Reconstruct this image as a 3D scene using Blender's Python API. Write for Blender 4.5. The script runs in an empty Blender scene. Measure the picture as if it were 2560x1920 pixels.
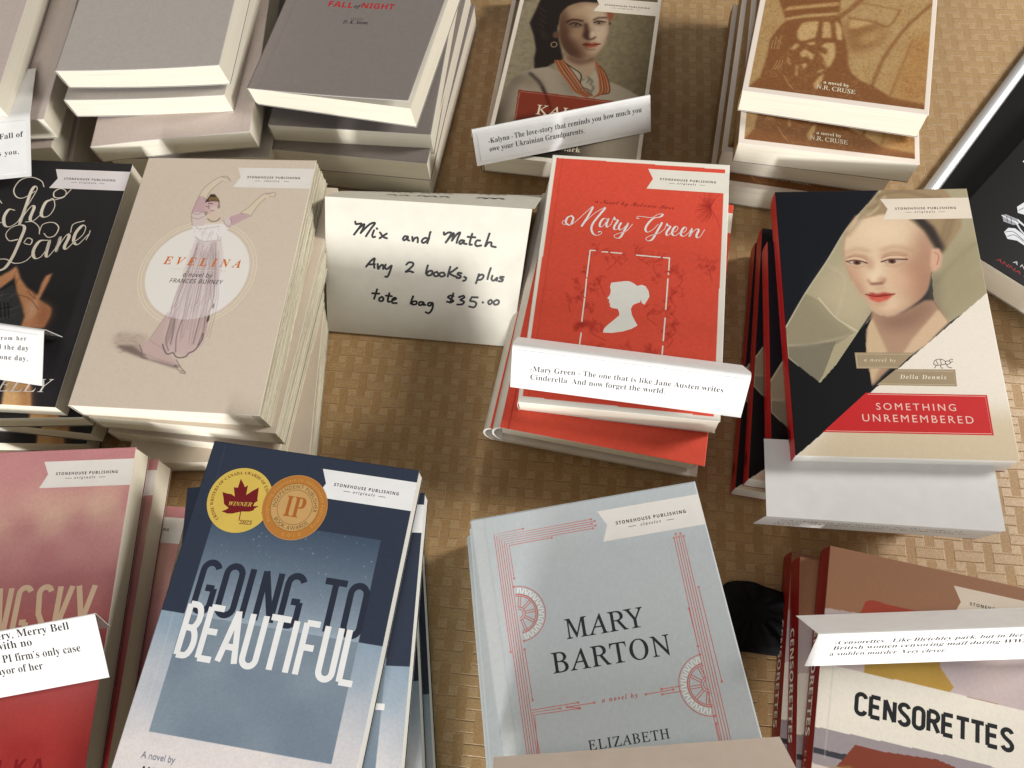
# Book-fair table: paperbacks stacked on a woven gold tablecloth, with folded paper signs.
import bpy, math, random
import numpy as np
from mathutils import Matrix, Vector

random.seed(7); RNG = np.random.default_rng(11)
SC = bpy.context.scene
COL = SC.collection
# layout fitted to image pixel positions: book frames (corner, across, up, width, height, thickness left/right), cards, image crop pixels -> cover metres
BOOKS = {
 'EV1': ([-0.3116, 0.2384, 0.0831], [0.9844, -0.1698, 0.0459], [0.1692, 0.9854, 0.0163], 0.1402, 0.2152, 0.0215, 0.0290),
 'EV2': ([-0.307, 0.2369, 0.0638], [0.981, -0.1934, 0.0173], [0.1936, 0.981, -0.0118], 0.1405, 0.2159, 0.0200, 0.0220),
 'EV3': ([-0.3059, 0.235, 0.0379], [0.9787, -0.205, 0.0063], [0.2048, 0.9787, 0.0162], 0.1335, 0.2159, 0.0200, 0.0200),
 'EV4': ([-0.2971, 0.2143, 0.021], [0.9974, -0.0716, 0.0], [0.0716, 0.9974, -0.0], 0.1397, 0.2159, 0.0200, 0.0200),
 'EL1': ([-0.4643, 0.263, 0.0755], [0.9886, -0.1502, -0.0088], [0.1503, 0.9886, 0.007], 0.1397, 0.2158, 0.0190, 0.0190),
 'EL2': ([-0.4548, 0.2518, 0.057], [0.9966, -0.0821, 0.0], [0.0821, 0.9966, -0.0], 0.1397, 0.2159, 0.0180, 0.0180),
 'EL3': ([-0.4553, 0.2632, 0.038], [0.9788, -0.2046, 0.0], [0.2046, 0.9788, 0.0], 0.1397, 0.2159, 0.0190, 0.0190),
 'EL4': ([-0.4709, 0.2498, 0.019], [0.9941, -0.1089, -0.0], [0.1089, 0.9941, 0.0], 0.1397, 0.2159, 0.0190, 0.0190),
 'LS1': ([-0.4164, -0.0011, 0.068], [0.9986, -0.0503, -0.0146], [0.0506, 0.9985, 0.0214], 0.1397, 0.2159, 0.0210, 0.0210),
 'LS2': ([-0.4138, -0.0003, 0.045], [0.9982, -0.0607, -0.0], [0.0607, 0.9982, 0.0], 0.1397, 0.2159, 0.0220, 0.0220),
 'LS3': ([-0.4194, -0.0153, 0.022], [0.9871, -0.1604, 0.0002], [0.1604, 0.9871, -0.0004], 0.1397, 0.2159, 0.0220, 0.0220),
 'GB1': ([-0.2521, -0.0126, 0.0902], [0.9713, -0.2377, -0.0097], [0.2379, 0.971, 0.0224], 0.1397, 0.2159, 0.0170, 0.0170),
 'GB2': ([-0.2299, -0.042, 0.072], [0.9924, -0.1232, -0.0], [0.1232, 0.9924, 0.0], 0.1397, 0.2159, 0.0170, 0.0170),
 'GB3': ([-0.2365, -0.0385, 0.0564], [0.9996, -0.0254, -0.0096], [0.0256, 0.9993, 0.0254], 0.1480, 0.2159, 0.0170, 0.0170),
 'GB4': ([-0.2165, -0.0678, 0.036], [0.9999, 0.0128, 0.0], [-0.0128, 0.9999, 0.0], 0.1397, 0.2159, 0.0170, 0.0170),
 'GB5': ([-0.2117, -0.076, 0.018], [0.9998, 0.0174, -0.0], [-0.0174, 0.9998, -0.0], 0.1397, 0.2159, 0.0170, 0.0170),
 'MB1': ([-0.0196, -0.0823, 0.0742], [0.9967, 0.0733, 0.0334], [-0.0735, 0.9973, 0.0023], 0.1498, 0.2159, 0.0240, 0.0240),
 'MB2': ([-0.033, -0.0819, 0.05], [0.9997, 0.0228, 0.0], [-0.0228, 0.9997, -0.0], 0.1500, 0.2159, 0.0240, 0.0240),
 'MB3': ([-0.0367, -0.0815, 0.026], [0.9997, 0.0241, 0.0], [-0.0241, 0.9997, -0.0], 0.1500, 0.2159, 0.0250, 0.0250),
 'MG1': ([0.0028, 0.2151, 0.0707], [0.9754, -0.2171, 0.0385], [0.2164, 0.976, 0.0232], 0.1397, 0.2156, 0.0170, 0.0230),
 'MGH1': ([-0.0114, 0.2032, 0.0558], [0.9595, -0.279, -0.0389], [0.2794, 0.9602, 0.0048], 0.1465, 0.2250, 0.0260, 0.0260),
 'MGH2': ([-0.0196, 0.2145, 0.0265], [0.957, -0.2901, 0.0004], [0.2901, 0.957, 0.0], 0.1539, 0.2220, 0.0250, 0.0250),
 'SU1': ([0.1849, 0.1571, 0.0737], [0.9849, -0.1513, 0.084], [0.1515, 0.9884, 0.0034], 0.1396, 0.2160, 0.0200, 0.0230),
 'SU2': ([0.1669, 0.1239, 0.0568], [0.9813, -0.1924, -0.0], [0.1924, 0.9813, 0.0081], 0.1397, 0.2165, 0.0180, 0.0180),
 'SU3': ([0.1614, 0.1544, 0.037], [0.968, -0.2509, -0.0], [0.2509, 0.968, 0.0], 0.1397, 0.2159, 0.0180, 0.0180),
 'SU4': ([0.1558, 0.1537, 0.019], [0.9628, -0.27, 0.0], [0.27, 0.9628, -0.0], 0.1397, 0.2159, 0.0180, 0.0180),
 'NR1': ([0.2023, 0.4517, 0.0999], [0.9394, -0.3388, 0.052], [0.3396, 0.9405, -0.0082], 0.1397, 0.2159, 0.0210, 0.0240),
 'NR2': ([0.1974, 0.4182, 0.0783], [0.9639, -0.2663, 0.0021], [0.2663, 0.9639, 0.0], 0.1398, 0.2159, 0.0220, 0.0220),
 'NR3': ([0.1925, 0.4335, 0.052], [0.9572, -0.2893, 0.0], [0.2893, 0.9572, -0.0], 0.1397, 0.2159, 0.0250, 0.0250),
 'NR4': ([0.1848, 0.4225, 0.026], [0.9578, -0.2873, 0.0], [0.2873, 0.9578, 0.0], 0.1397, 0.2159, 0.0250, 0.0250),
 'B1': ([-0.3443, 0.5202, 0.1178], [0.9876, -0.1425, 0.0653], [0.1396, 0.9891, 0.0468], 0.1397, 0.2159, 0.0190, 0.0210),
 'B2': ([-0.3487, 0.5121, 0.0947], [0.9901, -0.1298, 0.0538], [0.13, 0.9915, 0.0], 0.1393, 0.2159, 0.0190, 0.0190),
 'B3': ([-0.3334, 0.4793, 0.0734], [0.9951, -0.0633, 0.0759], [0.0635, 0.998, 0.0], 0.1390, 0.2159, 0.0190, 0.0190),
 'A1': ([-0.5271, 0.5029, 0.118], [0.9978, -0.0664, 0.0], [0.0664, 0.9978, -0.0], 0.1397, 0.2159, 0.0220, 0.0220),
 'A2': ([-0.5022, 0.5024, 0.094], [0.9981, -0.062, -0.0], [0.062, 0.9981, 0.0], 0.1397, 0.2159, 0.0220, 0.0220),
 'A3': ([-0.5085, 0.4884, 0.07], [0.9999, -0.0167, -0.0], [0.0167, 0.9999, -0.0], 0.1397, 0.2159, 0.0220, 0.0220),
 'FN1': ([-0.1943, 0.5023, 0.0993], [0.9456, -0.32, 0.0579], [0.317, 0.9468, 0.0559], 0.1425, 0.2159, 0.0190, 0.0220),
 'FN2': ([-0.1864, 0.4906, 0.0683], [0.9831, -0.1832, -0.0058], [0.1833, 0.9831, 0.0038], 0.1401, 0.2159, 0.0220, 0.0240),
 'FN3': ([-0.1904, 0.4815, 0.0494], [0.9741, -0.226, 0.0035], [0.226, 0.9741, 0.0], 0.1393, 0.2159, 0.0230, 0.0230),
 'FN4': ([-0.1935, 0.4864, 0.026], [0.9682, -0.2503, -0.0], [0.2503, 0.9682, 0.0], 0.1415, 0.2159, 0.0250, 0.0250),
 'KA1': ([-0.0074, 0.4642, 0.0373], [0.9682, -0.2499, 0.0094], [0.2501, 0.9679, -0.0243], 0.1356, 0.2159, 0.0200, 0.0200),
 'KA2': ([-0.01, 0.478, 0.02], [0.9739, -0.2271, 0.0], [0.2271, 0.9739, -0.0], 0.1397, 0.2159, 0.0200, 0.0200),
 'CE1': ([0.128, -0.1081, 0.064], [0.9493, -0.3142, 0.0093], [0.3141, 0.9493, 0.0095], 0.1397, 0.2159, 0.0210, 0.0210),
 'CE2': ([0.1302, -0.1138, 0.043], [0.9699, -0.2433, -0.0], [0.2433, 0.9699, 0.0], 0.1397, 0.2159, 0.0210, 0.0210),
 'CE3': ([0.1246, -0.1036, 0.021], [0.9594, -0.282, 0.0], [0.282, 0.9594, -0.0], 0.1397, 0.2159, 0.0210, 0.0210),
 'BK1': ([0.3561, 0.3456, 0.034], [0.6568, -0.7538, 0.0204], [0.754, 0.6569, -0.0016], 0.1397, 0.2159, 0.0260, 0.0260),
}
CARDS = {
 'MM': ([-0.1495, 0.322, 0.0021], [0.9819, -0.0856, -0.1688], [0.1892, 0.467, 0.8638], 0.1556, 0.1245),
 'KAt': ([-0.0127, 0.4486, 0.0423], [0.9874, 0.1558, -0.0295], [-0.0489, 0.4766, 0.8778], 0.1555, 0.0328),
 'MGt': ([-0.0014, 0.2244, 0.0775], [0.9689, -0.247, 0.0134], [0.1169, 0.505, 0.8552], 0.1587, 0.0365),
 'CEt': ([0.1619, 0.0255, 0.0681], [0.9981, -0.0557, 0.0263], [-0.0055, 0.3443, 0.9388], 0.1550, 0.0422),
 'LSt': ([-0.4195, 0.041, 0.0719], [0.9957, 0.0931, -0.0012], [-0.0803, 0.8655, 0.4945], 0.1550, 0.0428),
 'ELt': ([-0.4837, 0.2954, 0.0799], [0.9678, -0.2515, 0.0101], [0.2083, 0.8229, 0.5286], 0.1550, 0.0411),
 'FNt': ([-0.525, 0.4453, 0.082], [0.9997, -0.0102, 0.0214], [0.0031, 0.9511, 0.3089], 0.1550, 0.0522),
 'SUt': ([0.1609, 0.1213, 0.0615], [0.978, -0.1857, 0.0951], [0.1912, 0.9802, -0.0523], 0.1439, 0.0900),
 'MBt': ([-0.0319, -0.0352, 0.1196], [0.9994, -0.0172, 0.0292], [0.0339, 0.5386, -0.8419], 0.1647, 0.0493),
}
PX_MAP = {
 'e5': (0.0613721, 0.020043, 0.0169048, 0.00328445, -0.0614903, 0.213213, 0.00998571, 0.046812, 1),
 'e6': (0.0514239, 0.0167941, -0.00179424, 0.00275205, -0.051523, 0.0945124, 0.00836706, 0.0392239, 1),
 'z6': (0.158525, 0.0517714, -0.0750082, 0.00848375, -0.15883, 0.219581, 0.0257932, 0.120916, 1),
 'm8': (0.0956015, 0.0135595, 0.00816368, 0.0099588, -0.102154, 0.195316, 0.0144793, 0.0720346, 1),
 'z8': (0.164605, 0.0233464, -0.0594213, 0.0171468, -0.175887, 0.214179, 0.0249302, 0.124028, 1),
 's7': (0.0684942, -0.00533439, 0.0187588, 0.00193261, -0.0749596, 0.215717, 0.0163937, 0.0550523, 1),
 'r1': (0.170123, -0.0132493, -0.0473095, 0.00480012, -0.186181, 0.23286, 0.040718, 0.136736, 1),
 'k3': (0.0701375, 0.0168242, -0.0231509, 0.00943156, -0.0890057, 0.192589, 0.00553286, 0.0564943, 1),
 'z3': (0.126557, 0.0303579, -0.0543127, 0.0170185, -0.160603, 0.188879, 0.00998359, 0.101939, 1),
 'n4': (0.0763208, 0.0152364, -0.0195158, 0.0137773, -0.105016, 0.100383, 0.0139994, 0.0699526, 1),
 'z4': (0.117979, 0.0235528, -0.0457061, 0.0212974, -0.162336, 0.0961528, 0.0216406, 0.108135, 1),
 'z5': (0.15634, 0.0661192, 0.0239853, 0.00873975, -0.161735, 0.222923, 0.00847387, 0.118183, 1),
 'r2': (0.14575, 0.0377935, 0.0405586, -0.00453223, -0.128628, 0.231117, 0.0059385, 0.106204, 1),
 'r3': (0.105229, 0.0331926, -0.0784565, 0.0169061, -0.0891631, 0.216427, 0.00654143, 0.0814609, 1),
 'r4': (0.0982314, 0.0309853, -0.046142, 0.0157819, -0.0832337, 0.129245, 0.00610642, 0.0760436, 1),
 's7b': (0.0431519, 0.0136115, -0.00653237, 0.00693278, -0.0365636, 0.204267, 0.00268248, 0.0334051, 1),
 'r5': (0.119208, -0.0164964, -0.00500725, -0.0173843, -0.100702, 0.250118, 0.0164048, 0.0940392, 1),
 'r6': (0.0911726, 0.00769489, -0.0702337, 0.0228793, -0.0804021, 0.211743, 0.00879177, 0.0728828, 1),
 'z2': (0.118176, 0.0521497, -0.0414366, 0.0170232, -0.135788, 0.0910623, 0.0246226, 0.0848826, 1),
 'k8': (0.0717644, -0.0110884, 0.00734622, -0.0146355, -0.0735147, 0.0774594, -0.0226686, -0.0643338, 1),
 't8': (0.119442, 0.00614307, -0.0249868, 0.0193374, -0.144331, 0.164508, 0.0443485, -0.148349, 1),
 't6': (0.0684877, 0.0306683, -0.0693013, -0.00526971, -0.158639, 0.154674, -0.00119941, -0.232787, 1),
 't2': (0.113586, -0.0304868, 0.125148, -0.023148, -0.123073, 0.161572, -0.0138551, -0.022618, 1),
 't5': (0.141652, -0.000504629, 0.117935, 0.0191219, -0.127835, 0.158865, 0.0320652, -0.0324747, 1),
 't0': (0.0938359, 0.000206182, 0.132309, -0.00929244, -0.0948313, 0.153203, 0.00500726, 0.0156177, 1),
 'b1': (0.11517, 0.103564, -0.148839, 0.104264, -0.167207, 0.143242, 0.0146987, 0.122275, 1),
 'mm': (0.0854537, -0.00172685, -0.0100414, 0.00795779, -0.0926125, 0.124323, 0.0256402, -0.0880758, 1),
}
MM = dict(tl=[-0.1309, 0.3934, 0.09], tr=[0.0273, 0.3641, 0.09], bl=[-0.1502, 0.3246, 0.001], br=[0.0024, 0.2941, 0.001], fl=[-0.1258, 0.4651, 0.002], fr=[0.0389, 0.4331, 0.01])
FEET = {'CEt': [[0.1642, 0.0556, 0.066]], 'LSt': [[-0.2683, 0.0862, 0.072]], 'ELt': [[-0.3268, 0.2972, 0.078]], 'FNt': [[-0.3772, 0.5498, 0.096]], 'SUt': [[0.1586, 0.123, 0.035], [0.3025, 0.1021, 0.035]]}
PANEL = [[0.3625, 0.3965, 0.012], [0.5089, 0.5479, 0.012]]
CLOTHPTS = [[0.1276, 0.0807], [0.1383, 0.0881], [0.1427, 0.0896], [0.149, 0.0898], [0.1561, 0.0886], [0.1646, 0.0847], [0.1754, 0.0795], [0.1892, 0.0702], [0.1817, 0.0377], [0.1655, 0.0371], [0.1463, 0.0413], [0.1327, 0.0434], [0.1216, 0.0487]]
CAM = dict(z=0.5850, right=[0.995893, -0.082676, -0.036897], up=[0.090536, 0.909439, 0.405862], fwd=[0.0, 0.407536, -0.913189], lens=27.8438)

# ------------------------------------------------------------------ camera, world, lamps, exposure
cam_d = bpy.data.cameras.new('camera'); cam_o = bpy.data.objects.new('camera', cam_d); COL.objects.link(cam_o)
r_, u_, f_ = (Vector(CAM[k]) for k in ('right', 'up', 'fwd'))
cam_o.matrix_world = Matrix(((r_.x, u_.x, -f_.x, 0), (r_.y, u_.y, -f_.y, 0), (r_.z, u_.z, -f_.z, CAM['z']), (0, 0, 0, 1)))
cam_d.sensor_width = 36; cam_d.lens = CAM['lens']; cam_d.clip_start = .01; cam_d.clip_end = 50
cam_d.dof.use_dof = True; cam_d.dof.focus_distance = .56; cam_d.dof.aperture_fstop = 48
SC.camera = cam_o
world = bpy.data.worlds.new('World'); SC.world = world; world.use_nodes = True
bg = world.node_tree.nodes['Background']; bg.inputs[0].default_value = (1.0, .93, .84, 1); bg.inputs[1].default_value = .20

def area(name, loc, target, size, power, color, size_y=None):
    d = bpy.data.lights.new(name, 'AREA'); d.energy = power; d.color = color
    d.shape = 'RECTANGLE' if size_y else 'SQUARE'; d.size = size
    if size_y: d.size_y = size_y
    o = bpy.data.objects.new(name, d); COL.objects.link(o); o.location = loc
    o.rotation_euler = (Vector(target) - Vector(loc)).to_track_quat('-Z', 'Y').to_euler(); return o
area('window_light', (-.68, -2.30, .62), (-.05, .28, .06), .32, 70, (1, .99, .975), .36)
area('window_glow', (-.75, -2.15, 1.20), (-.05, .28, .06), .9, 24, (.97, .985, 1), .9)
area('side_window_light', (1.95, .62, 1.20), (.05, .2, .05), .5, 40, (1, .97, .92))
SC.view_settings.view_transform = 'Standard'; SC.view_settings.look = 'None'
SC.view_settings.exposure = .08; SC.view_settings.gamma = 1; SC.view_settings.use_curve_mapping = False

# ------------------------------------------------------------------ colour and materials
def lin(c, k=1.0):
    out = []
    for v in c:
        v = v / 255.0
        out.append(min(.86, k * (v / 12.92 if v <= .04045 else ((v + .055) / 1.055) ** 2.4)))
    return tuple(out)
MATS = {}
def pmat(name, rgb, rough=.5, spec=.3, grain=0.0, coat=0.0):
    if name in MATS: return MATS[name]
    m = bpy.data.materials.new(name); m.use_nodes = True; nt = m.node_tree; p = nt.nodes['Principled BSDF']
    p.inputs['Base Color'].default_value = (*rgb, 1); p.inputs['Roughness'].default_value = rough
    p.inputs['Specular IOR Level'].default_value = spec; p.inputs['Coat Weight'].default_value = coat; p.inputs['Coat Roughness'].default_value = .25
    tc = nt.nodes.new('ShaderNodeTexCoord'); n = nt.nodes.new('ShaderNodeTexNoise'); n.inputs['Scale'].default_value = 90; n.inputs['Detail'].default_value = 5
    nt.links.new(tc.outputs['Object'], n.inputs['Vector'])
    mx = nt.nodes.new('ShaderNodeMix'); mx.data_type = 'RGBA'; mx.blend_type = 'MULTIPLY'; mx.inputs[0].default_value = 1
    mr = nt.nodes.new('ShaderNodeMapRange'); mr.inputs[1].default_value = .3; mr.inputs[2].default_value = .7
    mr.inputs[3].default_value = 1 - .06 - grain; mr.inputs[4].default_value = 1
    nt.links.new(n.outputs['Fac'], mr.inputs[0]); mx.inputs[6].default_value = (*rgb, 1)
    nt.links.new(mr.outputs[0], mx.inputs[7]); nt.links.new(mx.outputs[2], p.inputs['Base Color'])
    n2 = nt.nodes.new('ShaderNodeTexNoise'); n2.inputs['Scale'].default_value = 1500; nt.links.new(tc.outputs['Object'], n2.inputs['Vector'])
    b = nt.nodes.new('ShaderNodeBump'); b.inputs['Strength'].default_value = .06; b.inputs['Distance'].default_value = .0004
    nt.links.new(n2.outputs['Fac'], b.inputs['Height']); nt.links.new(b.outputs[0], p.inputs['Normal'])
    MATS[name] = m; return m
def ink(c, k=1.15, rough=.45):
    return pmat('ink_%02x%02x%02x' % tuple(int(x) for x in c), lin(c, k), rough, .25)
def art_mat():
    if 'printed_art' in MATS: return MATS['printed_art']
    m = bpy.data.materials.new('printed_art'); m.use_nodes = True; nt = m.node_tree; p = nt.nodes['Principled BSDF']
    a = nt.nodes.new('ShaderNodeVertexColor'); a.layer_name = 'art'; nt.links.new(a.outputs['Color'], p.inputs['Base Color'])
    p.inputs['Roughness'].default_value = .44; p.inputs['Specular IOR Level'].default_value = .22
    tc = nt.nodes.new('ShaderNodeTexCoord'); n2 = nt.nodes.new('ShaderNodeTexNoise'); n2.inputs['Scale'].default_value = 260; n2.inputs['Detail'].default_value = 6
    nt.links.new(tc.outputs['Object'], n2.inputs['Vector'])
    b = nt.nodes.new('ShaderNodeBump'); b.inputs['Strength'].default_value = .01; b.inputs['Distance'].default_value = .0005
    nt.links.new(n2.outputs['Fac'], b.inputs['Height']); nt.links.new(b.outputs[0], p.inputs['Normal'])
    MATS['printed_art'] = m; return m
def page_mat(name, c1, c2, zs=1400, rough=.8):
    m = bpy.data.materials.new(name); m.use_nodes = True; nt = m.node_tree; p = nt.nodes['Principled BSDF']
    p.inputs['Roughness'].default_value = rough; p.inputs['Specular IOR Level'].default_value = .1
    tc = nt.nodes.new('ShaderNodeTexCoord'); mp = nt.nodes.new('ShaderNodeMapping'); mp.inputs['Scale'].default_value = (14, 9, zs)
    n = nt.nodes.new('ShaderNodeTexNoise'); n.inputs['Scale'].default_value = 1; n.inputs['Detail'].default_value = 3
    nt.links.new(tc.outputs['Object'], mp.inputs[0]); nt.links.new(mp.outputs[0], n.inputs['Vector'])
    r = nt.nodes.new('ShaderNodeValToRGB'); r.color_ramp.elements[0].position = .3; r.color_ramp.elements[1].position = .62
    r.color_ramp.elements[0].color = (*c2, 1); r.color_ramp.elements[1].color = (*c1, 1)
    nt.links.new(n.outputs['Fac'], r.inputs[0]); nt.links.new(r.outputs[0], p.inputs['Base Color'])
    b = nt.nodes.new('ShaderNodeBump'); b.inputs['Strength'].default_value = .16; b.inputs['Distance'].default_value = .0003
    nt.links.new(n.outputs['Fac'], b.inputs['Height']); nt.links.new(b.outputs[0], p.inputs['Normal'])
    return m
PAGES = page_mat('book_pages', (.80, .75, .63), (.71, .66, .54), 1600)
WPAGES = page_mat('white_book_pages', (.84, .82, .77), (.75, .72, .66), 1600)
DECKLE = page_mat('deckled_pages', (.82, .78, .64), (.50, .44, .32), 900)
EDGE = pmat('cover_stock_edge', (.80, .78, .74), .7, .2)
CARD = pmat('white_card', (.80, .79, .775), .6, .25)
LABELPAPER = pmat('pasted_paper', (.84, .835, .825), .65, .2)

# ------------------------------------------------------------------ mesh helpers
def new_mesh(name, V, F, mats, mi=None, smooth=False):
    me = bpy.data.meshes.new(name); me.from_pydata([tuple(v) for v in V], [], F)
    for m in mats: me.materials.append(m)
    if mi is not None: me.polygons.foreach_set('material_index', np.asarray(mi, dtype=np.int32))
    if smooth: me.polygons.foreach_set('use_smooth', np.ones(len(me.polygons), dtype=bool))
    me.update(); return me
def put(name, me, parent=None, mw=None):
    o = bpy.data.objects.new(name, me); COL.objects.link(o)
    if parent: o.parent = parent
    if mw is not None: o.matrix_local = mw
    return o
def thing(name, label, cat, loc, group=None):
    o = bpy.data.objects.new(name, None); COL.objects.link(o); o.location = loc; o.empty_display_size = .02
    o['label'] = label; o['category'] = cat
    if group: o['group'] = group
    return o
class G:
    """vertices, faces and material slots of one mesh"""
    def __init__(s): s.V = []; s.F = []; s.M = []; s.mats = []
    def slot(s, m):
        if m not in s.mats: s.mats.append(m)
        return s.mats.index(m)
    def poly(s, pts, m):
        b = len(s.V); s.V += [tuple(p) for p in pts]; s.F.append(tuple(range(b, b + len(pts)))); s.M.append(s.slot(m))
    def strip(s, A, B, m):
        b = len(s.V); n = len(A); s.V += [tuple(p) for p in A] + [tuple(p) for p in B]; k = s.slot(m)
        for i in range(n - 1): s.F.append((b + i, b + i + 1, b + n + i + 1, b + n + i)); s.M.append(k)
    def mesh(s, name, smooth=False): return new_mesh(name, s.V, s.F, s.mats, s.M, smooth)

# ------------------------------------------------------------------ lettering and flat print (metres on the cover, z in layers)
def hmap(key, pts):
    h = np.array(PX_MAP[key]).reshape(3, 3); p = np.asarray(pts, float) / 1000
    q = np.c_[p, np.ones(len(p))] @ h.T
    return q[:, :2] / q[:, 2:3]
def catmull(P, n=8):
    P = np.asarray(P, float)
    if len(P) < 3: return P
    Q = np.vstack([2 * P[0] - P[1], P, 2 * P[-1] - P[-2]]); out = []
    for i in range(1, len(Q) - 2):
        a, b, c, d = Q[i - 1:i + 3]
        for k in range(n):
            t = k / n
            out.append(.5 * (2 * b + (c - a) * t + (2 * a - 5 * b + 4 * c - d) * t * t + (3 * b - a - 3 * c + d) * t ** 3))
    out.append(P[-1]); return np.array(out)
SHIFT = {'sans': None, 'sansb': (0x1D5D4, 0x1D5EE, 0x1D7EC), 'sansi': (0x1D608, 0x1D622, None), 'sansbi': (0x1D63C, 0x1D656, None),
         'serifb': (0x1D400, 0x1D41A, 0x1D7CE), 'serif': (0x1D400, 0x1D41A, 0x1D7CE), 'serifi': (0x1D434, 0x1D44E, None),
         'roman': (0x1D434, 0x1D44E, None), 'serifbi': (0x1D468, 0x1D482, None), 'script': (0x1D4D0, 0x1D4EA, None), 'thin': None}
def conv(s, style):
    b = SHIFT[style]
    if not b: return s
    o = ''
    for ch in s:
        if 'A' <= ch <= 'Z': o += chr(b[0] + ord(ch) - 65)
        elif 'a' <= ch <= 'z':
            c = b[1] + ord(ch) - 97; o += chr(0x210E if c == 0x1D455 else c)
        elif ch.isdigit() and b[2]: o += chr(b[2] + ord(ch) - 48)
        else: o += ch
    return o
TCACHE = {}
def glyph_mesh(s, style, track=1.0):
    key = (s, style, round(track, 3))
    if key in TCACHE: return TCACHE[key]
    c = bpy.data.curves.new('t', 'FONT'); c.body = conv(s, style); c.space_character = track; c.resolution_u = 4
    if style == 'serif': c.offset = -.003
    if style == 'roman': c.shear = -.24; c.offset = .004
    if style == 'thin': c.offset = -.012
    o = bpy.data.objects.new('t', c)
    me = bpy.data.meshes.new_from_object(o)
    V = np.empty(len(me.vertices) * 3); me.vertices.foreach_get('co', V); V = V.reshape(-1, 3)[:, :2].copy()
    F = [tuple(p.vertices) for p in me.polygons]
    bpy.data.objects.remove(o); bpy.data.curves.remove(c); bpy.data.meshes.remove(me)
    TCACHE[key] = (V, F); return V, F
def cap_h(style):
    V, F = glyph_mesh('H', style); return V[:, 1].max() - V[:, 1].min()

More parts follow.
